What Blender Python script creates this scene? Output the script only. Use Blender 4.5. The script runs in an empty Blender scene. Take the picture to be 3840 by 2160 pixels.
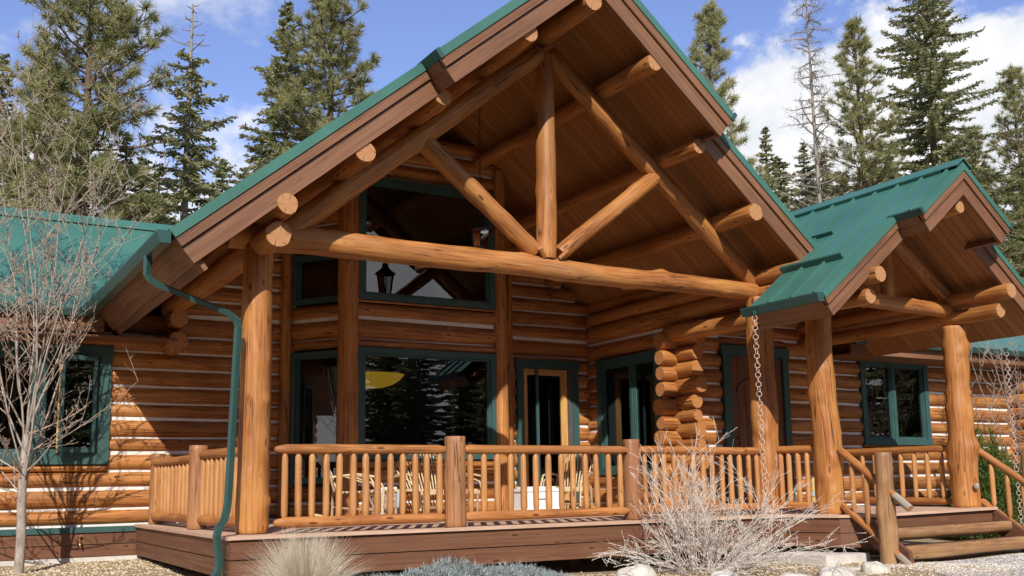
import bpy, math, random
import numpy as np
from mathutils import Vector, Matrix
random.seed(7)
PI = math.pi
sc = bpy.context.scene
COL = sc.collection

# ------------------------------------------------------------------ helpers
def V(*a): return Vector(a)

class MB:
    """collects faces and links them as ONE mesh object"""
    def __init__(s): s.v=[]; s.f=[]; s.m=[]; s.uv=[]; s.sm=[]
    def poly(s, pts, mat=0, uvs=None, smooth=False):
        b=len(s.v); s.v.extend([tuple(p) for p in pts]); s.f.append(tuple(range(b,b+len(pts))))
        s.m.append(mat); s.sm.append(smooth)
        s.uv.append(uvs if uvs else [(0,0)]*len(pts))
    def grid(s, rows, uvrows, mat=0, smooth=True, closed=True):
        """rows: list of rings of points; closed rings share vertices"""
        b=len(s.v); n=len(rows[0])
        for r in rows: s.v.extend([tuple(p) for p in r])
        m=n if closed else n-1
        for i in range(len(rows)-1):
            for j in range(m):
                k=(j+1)%n
                s.f.append((b+i*n+j, b+i*n+k, b+(i+1)*n+k, b+(i+1)*n+j))
                s.m.append(mat); s.sm.append(smooth)
                s.uv.append([uvrows(i,j),uvrows(i,j+1),uvrows(i+1,j+1),uvrows(i+1,j)])
    def hexa(s, P, u, mat=0):
        """8 points: bottom 0-3, top 4-7; u = grain direction"""
        u=Vector(u).normalized(); off=(random.random()*7,random.random()*7)
        for q in ((3,2,1,0),(4,5,6,7),(0,1,5,4),(1,2,6,5),(2,3,7,6),(3,0,4,7)):
            pts=[Vector(P[i]) for i in q]
            n=(pts[1]-pts[0]).cross(pts[2]-pts[1])
            if n.length<1e-9: n=V(0,0,1)
            n.normalize(); w=n.cross(u)
            if w.length<.3:
                a=n.orthogonal().normalized(); b=n.cross(a)
            else: a=u; b=w.normalized()
            s.poly(pts,mat,[(p.dot(a)+off[0],p.dot(b)+off[1]) for p in pts])
    def box(s, a, b, u=(1,0,0), mat=0):
        x0,y0,z0=[min(a[i],b[i]) for i in range(3)]; x1,y1,z1=[max(a[i],b[i]) for i in range(3)]
        s.hexa([(x0,y0,z0),(x1,y0,z0),(x1,y1,z0),(x0,y1,z0),(x0,y0,z1),(x1,y0,z1),(x1,y1,z1),(x0,y1,z1)],u,mat)
    def bar(s, p0, p1, w, h, up=(0,0,1), mat=0):
        p0=Vector(p0); p1=Vector(p1); a=(p1-p0).normalized()
        up=Vector(up); side=a.cross(up).normalized()*(w/2); up2=side.normalized().cross(a).normalized()*(h/2)
        P=[]
        for q in (-1,1):
            for p,e in ((p0,-1),(p0,1),(p1,1),(p1,-1)):
                P.append(p+side*e+up2*q)
        s.hexa(P,a,mat)
    def tube(s, path, radii, seg=6, mat=0, cap=True, voff=0):
        path=[Vector(p) for p in path]; n=len(path)
        if isinstance(radii,(int,float)): radii=[radii]*n
        t=(path[1]-path[0]).normalized(); ref=t.orthogonal().normalized(); rows=[]; L=[0]
        for i in range(n):
            if i: L.append(L[-1]+(path[i]-path[i-1]).length)
            d=(path[min(i+1,n-1)]-path[max(i-1,0)])
            if d.length<1e-9: d=t
            d.normalize(); ref=(ref-d*ref.dot(d))
            if ref.length<1e-6: ref=d.orthogonal()
            ref.normalize(); b=d.cross(ref)
            rows.append([path[i]+(ref*math.cos(2*PI*k/seg)+b*math.sin(2*PI*k/seg))*radii[i] for k in range(seg)])
        s.grid(rows,lambda i,j:(L[i]+voff,2*PI*j/seg*max(radii[0],.01)),mat)
        if cap:
            s.poly(list(reversed(rows[0])),mat); s.poly(rows[-1],mat)
    def build(s, name, mats, parent=None):
        me=bpy.data.meshes.new(name); me.from_pydata(s.v,[],s.f)
        for m in (mats if isinstance(mats,(list,tuple)) else [mats]): me.materials.append(m)
        me.polygons.foreach_set('material_index',s.m); me.polygons.foreach_set('use_smooth',s.sm)
        ul=me.uv_layers.new(name='UVMap')
        flat=[c for f in s.uv for q in f for c in q]
        ul.data.foreach_set('uv',flat); me.update()
        o=bpy.data.objects.new(name,me); COL.objects.link(o)
        if parent: o.parent=parent
        return o

def wav(rng, n=4, f0=.6, f1=3.):
    P=[(rng.uniform(f0,f1),rng.uniform(0,6.28),rng.uniform(.5,1)) for _ in range(n)]
    return lambda x: sum(a*math.sin(x*f*2*PI*.5+p) for f,p,a in P)/n

_logn=[0]
def log(mb, p0, p1, r0, r1=None, seg=14, step=.15, rough=.05, wob=.0, knots=0, kk=.55, cham=.06, m_side=0, m_end=1, rng=None, caps=(1,1), point=None):
    """a peeled log: uneven taper, knots, sawn ends with their own material.  UV: u along, v around (metres)"""
    _logn[0]+=1; rng=rng or random.Random(_logn[0]*131+5)
    p0=Vector(p0); p1=Vector(p1); r1=r0 if r1 is None else r1
    a=p1-p0; L=a.length; a.normalize()
    e1=a.orthogonal().normalized(); e2=a.cross(e1); n=max(2,int(L/step)+1)
    w1,w2,w3=wav(rng),wav(rng,3,.2,.9),wav(rng,3,.2,.9)
    ph=[(rng.uniform(0,6.28),k,rng.uniform(.3,1)*rough*.5) for k in (2,3,5)]
    kn=[(rng.uniform(0,L),rng.uniform(0,2*PI),rng.uniform(.025,.065),rng.choice((rng.uniform(.03,.06),rng.uniform(.05,.14)))) for _ in range(knots)]
    us=[L*i/(n-1) for i in range(n)]
    if cham: us=[0,cham*.5]+[u for u in us if cham*.8<u<L-cham*.8]+[L-cham*.5,L]
    off=(rng.random()*30,rng.random()*9); rows=[]
    for i,u in enumerate(us):
        t=u/L; r=(r0+(r1-r0)*t)*(1+rough*w1(u*1.3))
        if cham and i in (0,len(us)-1): r*=.93
        if point:                       # pencil ends of balusters
            d=max(0,min(u,L-u))
            if d<point: r*=.42+.58*min(1,d/point)**.7
        c=p0+a*u+e1*w2(u)*wob+e2*w3(u)*wob
        ring=[]
        for k in range(seg):
            th=2*PI*k/seg
            rr=r*(1+sum(q*math.sin(m*th+f+u*.7) for f,m,q in ph))
            for (ku,kt,kh,kw) in kn:
                dt=(th-kt+PI)%(2*PI)-PI
                d2=((u-ku)/kw)**2+(dt*r/kw)**2
                if d2<4: rr+=kh*kk*min(1,r/.15)**1.6*math.exp(-d2*1.6)
            ring.append(c+(e1*math.cos(th)+e2*math.sin(th))*rr)
        rows.append(ring)
    mb.grid(rows,lambda i,j:(us[i]+off[0],2*PI*j/seg*r0+off[1]),m_side)
    for w,ring,flip in ((0,rows[0],True),(1,rows[-1],False)):
        if not caps[w]: continue
        c=sum(ring,Vector())/seg
        for k in range(seg):
            q=[c,ring[k],ring[(k+1)%seg]]; uv=[(0,0)]+[((p-c).dot(e1),(p-c).dot(e2)) for p in q[1:]]
            if flip: q=[q[0],q[2],q[1]]; uv=[uv[0],uv[2],uv[1]]
            mb.poly(q,m_end,uv)

def tag(o,label=None,cat=None,group=None,kind=None):
    if label: o['label']=label
    if cat: o['category']=cat
    if group: o['group']=group
    if kind: o['kind']=kind
    return o
def empty(name,loc=(0,0,0),label=None,cat=None,group=None):
    o=bpy.data.objects.new(name,None); COL.objects.link(o); o.location=loc; o.empty_display_size=.2
    return tag(o,label,cat,group)
def shift(o,loc):
    """put the origin of a mesh made in world coordinates under an Empty that stands at loc"""
    o.matrix_parent_inverse=Matrix.Translation(-Vector(loc)); return o
class Thing:
    def __init__(s,name,loc,label,cat,group=None):
        s.e=empty(name,loc,label,cat,group); s.loc=loc
    def part(s,name,mb,mats,label=None):
        o=mb.build(name,mats,s.e); shift(o,s.loc)
        if label: o['label']=label
        return o
def sub(parent,name,mb,mats):
    return mb.build(name,mats,parent)
def copy_tree(o,parent=None):
    c=o.copy(); COL.objects.link(c)
    if parent: c.parent=parent
    for ch in list(o.children): copy_tree(ch,c)
    return c

# ------------------------------------------------------------------ materials
class N:
    def __init__(s,name):
        s.m=bpy.data.materials.new(name); s.m.use_nodes=True; s.t=s.m.node_tree
        s.b=s.t.nodes['Principled BSDF']; s.out=s.t.nodes['Material Output']
    def n(s,t,**k):
        x=s.t.nodes.new(t)
        for a,b in k.items(): setattr(x,a,b)
        return x
    def l(s,a,b): s.t.links.new(a,b)
    def uv(s): return s.n('ShaderNodeTexCoord').outputs['UV']
    def obj(s): return s.n('ShaderNodeTexCoord').outputs['Object']
    def map(s,src,sx,sy,sz=1):
        x=s.n('ShaderNodeMapping'); x.inputs['Scale'].default_value=(sx,sy,sz); s.l(src,x.inputs[0]); return x.outputs[0]
    def noise(s,vec,scale=1,det=5,rough=.6,dist=0):
        x=s.n('ShaderNodeTexNoise'); x.inputs['Scale'].default_value=scale; x.inputs['Detail'].default_value=det
        x.inputs['Roughness'].default_value=rough; x.inputs['Distortion'].default_value=dist
        s.l(vec,x.inputs['Vector']); return x.outputs['Fac']
    def ramp(s,f,stops):
        x=s.n('ShaderNodeValToRGB'); e=x.color_ramp.elements
        while len(e)<len(stops): e.new(.5)
        for q,(p,c) in zip(e,stops): q.position=p; q.color=(c[0],c[1],c[2],1) if not isinstance(c,(int,float)) else (c,c,c,1)
        s.l(f,x.inputs[0]); return x.outputs[0]
    def mix(s,f,a,b,mode='MIX'):
        x=s.n('ShaderNodeMix',data_type='RGBA',blend_type=mode)
        for v,i in ((f,0),(a,6),(b,7)):
            if isinstance(v,(int,float)): x.inputs[i].default_value=v
            elif isinstance(v,tuple): x.inputs[i].default_value=(*v,1)
            else: s.l(v,x.inputs[i])
        return x.outputs[2]
    def math(s,op,a,b=None):
        x=s.n('ShaderNodeMath',operation=op)
        for i,v in enumerate((a,b)):
            if v is None: continue
            if isinstance(v,(int,float)): x.inputs[i].default_value=v
            else: s.l(v,x.inputs[i])
        return x.outputs[0]
    def bump(s,h,strength=.3,dist=.01):
        x=s.n('ShaderNodeBump'); x.inputs['Strength'].default_value=strength; x.inputs['Distance'].default_value=dist
        s.l(h,x.inputs['Height']); s.l(x.outputs[0],s.b.inputs['Normal'])
    def fin(s,col,rough=.6,spec=.4,metal=0):
        if isinstance(col,tuple): s.b.inputs['Base Color'].default_value=(*col,1)
        else: s.l(col,s.b.inputs['Base Color'])
        if isinstance(rough,(int,float)): s.b.inputs['Roughness'].default_value=rough
        else: s.l(rough,s.b.inputs['Roughness'])
        s.b.inputs['Specular IOR Level'].default_value=spec; s.b.inputs['Metallic'].default_value=metal
        return s.m

def wood(name,light,mid,dark,crack=.5,rough=.48,spec=.4,gx=1.6,gy=26.,bump=.35,knot=True,patch=.55):
    k=N(name); uv=k.uv()
    g=k.noise(k.map(uv,gx,gy),1,6,.65,.3)
    big=k.noise(k.map(uv,.9,3.2),1,4,.6)
    c=k.ramp(g,[(.33,dark),(.47,mid),(.64,light)])
    gold=(min(1,light[0]*1.22),min(1,light[1]*1.34),min(1,light[2]*1.25))
    c=k.mix(k.ramp(big,[(.40,0),(.66,patch)]),c,gold)
    low=k.noise(k.map(uv,.55,1.5),1,4,.55)
    c=k.mix(k.ramp(low,[(.34,.75),(.56,0)]),c,k.mix(.62,c,dark))
    wz=k.noise(k.map(uv,.7,2.6),1,5,.65)
    c=k.mix(k.ramp(wz,[(.52,0),(.74,.32)]),c,(light[0]*.85,light[0]*.50,light[0]*.27))
    st=k.noise(k.map(uv,gx*.5,gy*2.3),1,3,.6)
    c=k.mix(k.ramp(st,[(.32,.7),(.46,0)]),c,dark)
    h=g
    if knot:
        vo=k.n('ShaderNodeTexVoronoi'); vo.inputs['Scale'].default_value=1
        k.l(k.map(uv,2.2,7.0),vo.inputs['Vector'])
        halo=k.ramp(vo.outputs['Distance'],[(.10,1),(.34,0)])
        c=k.mix(k.math('MULTIPLY',halo,.45),c,tuple(min(1,x*1.25) for x in light))
        kd=k.ramp(vo.outputs['Distance'],[(.07,1),(.15,0)])
        c=k.mix(k.math('MULTIPLY',kd,.85),c,tuple(x*.4 for x in dark))
        v2=k.n('ShaderNodeTexVoronoi'); v2.inputs['Scale'].default_value=1; v2.inputs['Randomness'].default_value=1
        k.l(k.map(uv,3.1,13.),v2.inputs['Vector'])
        sc2=k.math('MULTIPLY',k.ramp(v2.outputs['Distance'],[(.05,1),(.16,0)]),k.ramp(k.noise(k.map(uv,1.1,2.3),1,2),[(.5,0),(.6,1)]))
        c=k.mix(k.math('MULTIPLY',sc2,.8),c,tuple(x*.35 for x in dark))
    if crack:
        cn=k.noise(k.map(uv,.35,7.),1,3,.55)
        cr=k.ramp(k.math('ABSOLUTE',k.math('SUBTRACT',cn,.5)),[(.003,1),(.014,0)])
        gate=k.ramp(k.noise(k.map(uv,.8,2.),1,2),[(.5,0),(.58,1)])
        cr=k.math('MULTIPLY',cr,gate)
        c=k.mix(k.math('MULTIPLY',cr,crack),c,tuple(x*.25 for x in dark))
        h=k.math('SUBTRACT',h,cr)
    k.bump(h,bump,.012)
    return k.fin(c,k.ramp(g,[(.2,rough+.15),(.8,rough-.08)]),spec)

def end_grain(name,a,b,dark):
    k=N(name); uv=k.uv(); ln=k.n('ShaderNodeVectorMath',operation='LENGTH'); k.l(uv,ln.inputs[0])
    w=k.math('SINE',k.math('MULTIPLY',k.math('ADD',ln.outputs['Value'],k.math('MULTIPLY',k.noise(uv,14,2),.02)),480.))
    c=k.mix(k.math('MULTIPLY',k.math('ADD',w,1),.22),a,b)
    c=k.mix(k.ramp(k.noise(uv,9,4),[(.35,.5),(.7,0)]),c,b)
    # drying checks run out from the heart
    sx=k.n('ShaderNodeSeparateXYZ'); k.l(uv,sx.inputs[0])
    ang=k.math('ARCTAN2',sx.outputs[1],sx.outputs[0])
    geo=k.n('ShaderNodeObjectInfo')
    s1=k.math('SINE',k.math('ADD',k.math('MULTIPLY',ang,3.),k.math('MULTIPLY',k.noise(uv,8,2),2.2)))
    cr=k.math('MULTIPLY',k.ramp(k.math('ABSOLUTE',s1),[(.05,1),(.13,0)]),k.ramp(ln.outputs['Value'],[(.02,0),(.05,1)]))
    cr=k.math('MULTIPLY',cr,k.ramp(k.noise(uv,7,1),[(.40,0),(.46,1)]))
    c=k.mix(cr,c,dark); k.bump(k.math('SUBTRACT',0,cr),.4,.01)
    return k.fin(c,.75,.2)

M={}
M['log']=wood('peeled_log',(.52,.225,.066),(.40,.142,.034),(.17,.054,.014),crack=.9,gy=30,bump=.5)
M['wall_log']=wood('wall_log',(.57,.240,.070),(.36,.124,.029),(.12,.037,.010),crack=.9,gx=1.1,bump=.5)
M['rail_log']=wood('rail_log',(.49,.205,.062),(.37,.132,.035),(.19,.062,.018),crack=.5,gy=34)
M['post_brown']=wood('post_brown',(.42,.20,.09),(.33,.14,.06),(.19,.072,.03),crack=.9)
M['baluster']=wood('baluster_wood',(.55,.27,.10),(.46,.205,.068),(.32,.125,.04),crack=.2,gy=40)
M['step_log']=wood('step_log',(.40,.22,.105),(.28,.135,.058),(.14,.066,.03),crack=.9,gy=30)
M['gray_log']=wood('weathered_log',(.40,.33,.27),(.28,.22,.17),(.13,.10,.08),crack=.6,gy=60,rough=.8,spec=.15)
M['end']=end_grain('log_end_grain',(.52,.265,.125),(.38,.175,.07),(.10,.04,.018))
M['end2']=end_grain('log_end_orange',(.50,.225,.08),(.38,.155,.05),(.10,.04,.018))
M['fascia']=wood('stained_board',(.28,.132,.070),(.215,.094,.046),(.115,.048,.023),crack=.3,gx=.7,gy=32,bump=.2,knot=False,patch=.3)
M['skirt']=wood('brown_board',(.205,.092,.050),(.16,.067,.035),(.105,.042,.022),crack=.1,gx=.7,gy=30,bump=.15,patch=.2)
M['deck']=wood('deck_board',(.62,.42,.31),(.54,.345,.245),(.43,.26,.18),crack=.0,gx=.9,gy=20,bump=.12,knot=False,rough=.7,spec=.2)
M['door']=wood('door_plank',(.22,.095,.045),(.155,.063,.03),(.09,.036,.018),crack=.1)
M['honey']=wood('honey_wood',(.66,.38,.13),(.58,.31,.095),(.46,.22,.06),crack=0)

def plain(name,c,rough=.5,spec=.5,metal=0,var=.15,sc_=6.,bump=0):
    k=N(name); o=k.obj(); f=k.noise(o,sc_,5)
    col=k.ramp(f,[(.3,tuple(x*(1-var) for x in c)),(.7,tuple(min(1,x*(1+var)) for x in c))])
    if bump: k.bump(k.noise(o,sc_*6,4),bump,.01)
    return k.fin(col,rough,spec,metal)
M['chink']=plain('chinking',(.80,.77,.72),.85,.2,0,.1,9,.15)
M['metal']=plain('green_roof_metal',(.055,.165,.128),.42,.5,0,.14,1.1)
M['metal_dark']=plain('green_gutter_metal',(.028,.078,.068),.35,.6,0,.1,3)
M['trim']=plain('green_painted_trim',(.042,.098,.092),.5,.4,0,.12,4,.05)
M['trim_dark']=plain('grey_door_jamb',(.10,.085,.085),.5,.4)
M['concrete']=plain('concrete',(.62,.58,.52),.9,.2,0,.16,5,.3)
M['chain']=plain('rain_chain_metal',(.62,.50,.42),.5,.5,.15,.2,30)
M['black']=plain('black_iron',(.018,.017,.017),.45,.5)
M['twig_light']=plain('willow_twig',(.62,.46,.27),.65,.3,0,.25,20)
M['twig_brown']=plain('willow_bark',(.40,.26,.16),.7,.3,0,.3,20)
M['white_plastic']=plain('white_plastic',(.80,.80,.80),.45,.5,0,.03)
M['blue_plastic']=plain('pale_blue_plastic',(.45,.53,.64),.4,.5,0,.1)
M['yellow']=plain('yellow_sack',(.68,.50,.20),.7,.3,0,.12)
M['silver']=plain('galvanised',(.6,.6,.62),.35,.5,.7,.15)
M['brass']=plain('brass',(.62,.42,.16),.35,.5,.8,.15)
M['ball']=plain('weathered_ball',(.34,.29,.25),.7,.3,0,.2,30)
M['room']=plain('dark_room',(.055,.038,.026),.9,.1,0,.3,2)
k=N('soffit_boards'); uv=k.uv(); sx=k.n('ShaderNodeSeparateXYZ'); k.l(uv,sx.inputs[0])
fr=k.math('FRACT',k.math('MULTIPLY',sx.outputs[1],1/.135)); gr=k.ramp(k.math('ABSOLUTE',k.math('SUBTRACT',fr,.5)),[(.455,0),(.49,1)])
wn=k.n('ShaderNodeTexWhiteNoise',noise_dimensions='1D'); k.l(k.math('FLOOR',k.math('MULTIPLY',sx.outputs[1],1/.135)),wn.inputs['W'])
g=k.noise(k.map(uv,1.2,30),1,5); c=k.ramp(g,[(.3,(.33,.14,.047)),(.7,(.48,.225,.08))])
c=k.mix(k.math('MULTIPLY',wn.outputs['Value'],.85),c,(.28,.11,.036)); c=k.mix(gr,c,(.08,.03,.012)); k.bump(k.math('SUBTRACT',1,gr),.5,.01)
M['soffit']=k.fin(c,.5,.35)
# glass: mirrors the yard and lets the dark room show through
k=N('window_glass'); t=k.t; gl=k.n('ShaderNodeBsdfGlossy'); gl.inputs['Roughness'].default_value=.004
gl.inputs['Color'].default_value=(.95,.97,1,1)
tr=k.n('ShaderNodeBsdfTransparent'); tr.inputs['Color'].default_value=(.62,.66,.64,1)
fz=k.n('ShaderNodeFresnel'); fz.inputs['IOR'].default_value=1.95; mx=k.n('ShaderNodeMixShader')
wb=k.n('ShaderNodeBump'); wb.inputs['Strength'].default_value=.0035; wb.inputs['Distance'].default_value=.05
k.l(k.noise(k.obj(),2.2,1),wb.inputs['Height']); k.l(wb.outputs[0],gl.inputs['Normal'])
k.l(fz.outputs[0],mx.inputs[0]); k.l(tr.outputs[0],mx.inputs[1]); k.l(gl.outputs[0],mx.inputs[2]); k.l(mx.outputs[0],k.out.inputs[0])
M['glass']=k.m
k=N('amber_lamp_glass'); k.b.inputs['Emission Color'].default_value=(1,.55,.04,1); k.b.inputs['Emission Strength'].default_value=.30
M['lamp']=k.fin((.6,.4,.06),.4)

def foliage(name,cols,trans=.38):
    k=N(name); uv=k.uv(); sx=k.n('ShaderNodeSeparateXYZ'); k.l(uv,sx.inputs[0])
    c=k.ramp(sx.outputs[0],[(i/(len(cols)-1),q) for i,q in enumerate(cols)])
    k.fin(c,.55,.3); t=k.n('ShaderNodeBsdfTranslucent'); k.l(c,t.inputs[0])
    m=k.n('ShaderNodeMixShader'); m.inputs[0].default_value=trans; k.l(k.b.outputs[0],m.inputs[1]); k.l(t.outputs[0],m.inputs[2]); k.l(m.outputs[0],k.out.inputs[0])
    return k.m
M['pine']=foliage('pine_needles',[(.11,.125,.05),(.26,.27,.11),(.38,.37,.155),(.46,.40,.18)])
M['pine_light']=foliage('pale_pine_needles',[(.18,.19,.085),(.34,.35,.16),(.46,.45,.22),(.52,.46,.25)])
M['fir']=foliage('fir_needles',[(.11,.13,.06),(.25,.265,.125),(.36,.36,.18),(.43,.40,.23)])
M['juniper']=foliage('juniper_green',[(.06,.10,.02),(.12,.18,.035),(.2,.25,.06)])
M['bluegrey']=foliage('blue_grey_needles',[(.24,.29,.28),(.36,.42,.42),(.48,.53,.54),(.40,.40,.30)])
M['straw']=foliage('dry_grass_blades',[(.55,.47,.32),(.74,.67,.52),(.84,.80,.70),(.64,.54,.36)])
def bark(name,a,b,s_=14):
    k=N(name); uv=k.uv(); g=k.noise(k.map(uv,3,s_),2,5,.7); k.bump(g,.6,.02)
    return k.fin(k.ramp(g,[(.35,a),(.65,b)]),.85,.2)
M['bark']=bark('conifer_bark',(.085,.055,.038),(.22,.15,.105))
M['bark_pale']=bark('pale_dead_bark',(.17,.14,.115),(.42,.37,.31))
M['bark_young']=bark('young_tree_bark',(.24,.19,.15),(.46,.40,.34),8)
M['twig_red']=bark('reddish_twig',(.29,.205,.15),(.58,.475,.38),6)
M['whip']=bark('pale_whip',(.52,.45,.38),(.80,.74,.66),5)
k=N('ground_litter'); o=k.obj()
n1=k.noise(o,38,6,.75); n2=k.noise(o,1.1,4); n3=k.noise(o,9,5,.7)
c=k.ramp(n1,[(.3,(.17,.115,.06)),(.46,(.42,.32,.20)),(.6,(.60,.49,.34)),(.75,(.78,.71,.58))])
c=k.mix(k.ramp(n2,[(.42,0),(.62,.6)]),c,(.46,.35,.21)); c=k.mix(k.ramp(n3,[(.3,.5),(.45,0)]),c,(.18,.125,.07))
sy=k.n('ShaderNodeSeparateXYZ'); k.l(o,sy.inputs[0]); c=k.mix(k.ramp(k.math('ADD',k.math('MULTIPLY',sy.outputs[1],.1),k.math('MULTIPLY',n2,.12)),[(.66,1),(.74,0)]),c,k.mix(n1,(.05,.055,.022),(.15,.14,.07)))  # front yard, out of view, is darkened to lower bounce light
k.bump(n1,.9,.03); M['ground']=k.fin(c,.95,.1)
k=N('grey_gravel'); o=k.obj(); vo=k.n('ShaderNodeTexVoronoi'); vo.inputs['Scale'].default_value=48; k.l(o,vo.inputs['Vector'])
sp=k.n('ShaderNodeSeparateColor'); k.l(vo.outputs['Color'],sp.inputs[0])
c=k.ramp(sp.outputs[0],[(0,(.34,.33,.32)),(.35,(.56,.54,.51)),(.7,(.70,.67,.63)),(1,(.84,.82,.79))])
c=k.mix(k.ramp(k.noise(o,1.3,4),[(.4,0),(.7,.35)]),c,(.40,.36,.30)); c=k.mix(k.ramp(vo.outputs['Distance'],[(.45,0),(.85,.6)]),c,(.16,.15,.14))
k.bump(k.math('SUBTRACT',1,vo.outputs['Distance']),1,.02); M['gravel']=k.fin(c,.95,.15)
k=N('pale_rock'); o=k.obj(); n1=k.noise(o,7,7,.7); k.bump(n1,.7,.03)
M['rock']=k.fin(k.ramp(n1,[(.3,(.40,.35,.28)),(.5,(.64,.59,.51)),(.75,(.78,.75,.69))]),.9,.2)

# ------------------------------------------------------------------ ground
def gz(x,y):
    t=min(1,max(0,(6.5-x)/4.)); t=t*t*(3-2*t)
    u=min(1,max(0,(y-11)/3.)); u=u*u*(3-2*u)
    return -.60+.11*t*u+.018*math.sin(x*1.9+y*.8)*math.sin(y*1.7-x*.6)
def axis(lo,hi,c0,c1,fine,n):
    a=list(np.arange(c0,c1+1e-6,fine)); 
    l=[c0-(c0-lo)*((i/n)**2.4) for i in range(n,0,-1)]; r=[c1+(hi-c1)*((i/n)**2.4) for i in range(1,n+1)]
    return l+a+r
xs=axis(-260,300,-2,20,.2,22); ys=axis(-260,420,3,17,.2,22)
mb=MB(); mb.grid([[(x,y,gz(x,y)) for x in xs] for y in ys],lambda i,j:(0,0),0,True,False)
g_=mb.build('ground',M['ground']); tag(g_,kind='structure')
pts=[]
mb=MB(); rows=[]
for i in range(40):
    y=-6+ (8.97+6)*i/39
    xl=11.15-.95*max(0,(8.97-y))**.8*.9
    xl+=.12*math.sin(y*3.1)+.07*math.sin(y*7.7)
    rows.append([(xl+(26-xl)*j/40.,y,gz(xl+(26-xl)*j/40.,y)+.006) for j in range(41)])
mb.grid(rows,lambda i,j:(0,0),0,True,False)
tag(mb.build('gravel_path',M['gravel']),kind='structure')

# ------------------------------------------------------------------ the log house
H=Thing('log_house',(7,15.3,-.5),'log house with white chinking, green metal roofs and a big log truss over its porch','house')
RX,RZ,SL=6.95,7.06,.83; TH=math.atan(SL)
PX,PZ,PSL=12.1,4.70,.80; PTH=math.atan(PSL)

def slope_pt(ridge,th,side,s,t,y):
    x=ridge[0]+side*(s*math.cos(th))-side*t*math.sin(th)
    z=ridge[1]-s*math.sin(th)-t*math.cos(th)
    return Vector((x,y,z))
def slope_box(mb,ridge,th,side,s0,s1,t0,t1,y0,y1,mat=0,grain='s'):
    def s_(s,t): return t*math.tan(th) if s==0 else s
    P=[]
    for t in (t1,t0):
        P+= [slope_pt(ridge,th,side,s_(s0,t),t,y0),slope_pt(ridge,th,side,s1,t,y0),slope_pt(ridge,th,side,s1,t,y1),slope_pt(ridge,th,side,s_(s0,t),t,y1)]
    if side<0: P=[P[i] for i in (3,2,1,0,7,6,5,4)]
    d=slope_pt(ridge,th,side,1,0,0)-slope_pt(ridge,th,side,0,0,0)
    mb.hexa(P,d if grain=='s' else (0,1,0),mat)

def soffit_z(x,t=.245): return RZ-SL*abs(x-RX)-t/math.cos(TH)

# --- walls: courses of logs between chink lines, cut round the openings
SP=[-.03,.015]
def courses(lo,hi,seed,base=.255):
    r=random.Random(seed); z=lo; o=[z]
    while z<hi: z+=base*r.uniform(.88,1.12); o.append(z)
    return o
def log_wall(name,o,d,L,out,ch,openings=(),clip=None,ext=(0,0),extz=99,label=None,rough=.045,smooth_ext=None):
    """o: face start (x,y); d: along; out: outward normal; ch: chink heights; openings: (u0,u1,z0,z1)"""
    o=Vector((*o,0)); d=Vector((*d,0)).normalized(); out=Vector((*out,0)).normalized()
    mb=MB(); rng=random.Random(int(L*1000)+len(ch)); c0=o-out*.012
    for i in range(len(ch)-1):
        z0,z1=ch[i],ch[i+1]; r=(z1-z0)*.5*.962; zc=(z0+z1)/2
        a,b=0.,L
        if clip:
            a,b=clip(zc); 
            if b-a<.25: continue
        e0=ext[0]+(rng.uniform(-.06,.06) if ext[0] else 0) if zc<extz else 0; e1=ext[1]+(rng.uniform(-.06,.06) if ext[1] else 0)
        segs=[(a-e0,b+e1)]
        for (u0,u1,p0,p1) in openings:
            if p1>z0+.05 and p0<z1-.05:
                ns=[]
                for (s,e) in segs:
                    if u1<=s or u0>=e: ns.append((s,e)); continue
                    if u0-s>.03: ns.append((s,u0))
                    if e-u1>.03: ns.append((u1,e))
                segs=ns
                for h0,h1 in ((p1,z1),(z0,p0)):
                    if .03<h1-h0<z1-z0-.02 and u1>a and u0<b:
                        hr=(h1-h0)/2*1.05; p=c0+d*max(u0,a)-out*hr*.9; q=c0+d*min(u1,b)-out*hr*.9
                        log(mb,(p.x,p.y,(h0+h1)/2),(q.x,q.y,(h0+h1)/2),hr,hr,seg=12,step=.25,rough=rough,rng=random.Random(rng.random()))
        c=o-out*(r*.93)
        flip=rng.random()<.5
        for s,e in segs:
            ra,rb=(r*1.02,r*.97) if flip else (r*.97,r*1.02)
            p=c+d*s; q=c+d*e
            log(mb,(p.x,p.y,zc),(q.x,q.y,zc),ra,rb,seg=16,step=.2,rough=rough,m_side=0,m_end=1,
                rng=random.Random(rng.random()),caps=(1,1),cham=.05)
            # chinking behind the joint
            for zz_ in ((z0,) if i else (z0,)):
                q0=c+d*max(s,a); q1=c+d*min(e,b); f=out*(r*.42)
                A=q0+f; B=q1+f
                mb.poly([(A.x,A.y,zz_-.075),(B.x,B.y,zz_-.075),(B.x,B.y,zz_+.075),(A.x,A.y,zz_+.075)],2)
    return H.part(name,mb,[M['wall_log'],M['end2'],M['chink']],label)

CH=[-.03,.015+.0,.225,.51,.74,1.01,1.21,1.49,1.70,1.95,2.20,2.45,2.69,3.03,3.26,3.52,3.757,4.0,4.26,4.5,4.76,5.02,5.28,5.54,5.8,6.06]
CH=[0.0]+CH[2:]
CH2=[0.02,.24,.51,.77,1.04,1.28,1.51,1.80,2.07,2.32,2.58,2.86,3.10,3.36,3.62,3.88,4.14,4.4]
CHP=[-.08,.11,.38,.64,.90,1.14,1.40,1.60,1.84,2.11,2.38,2.63,2.96,3.23,3.5,3.76]
WY=15.35
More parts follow.
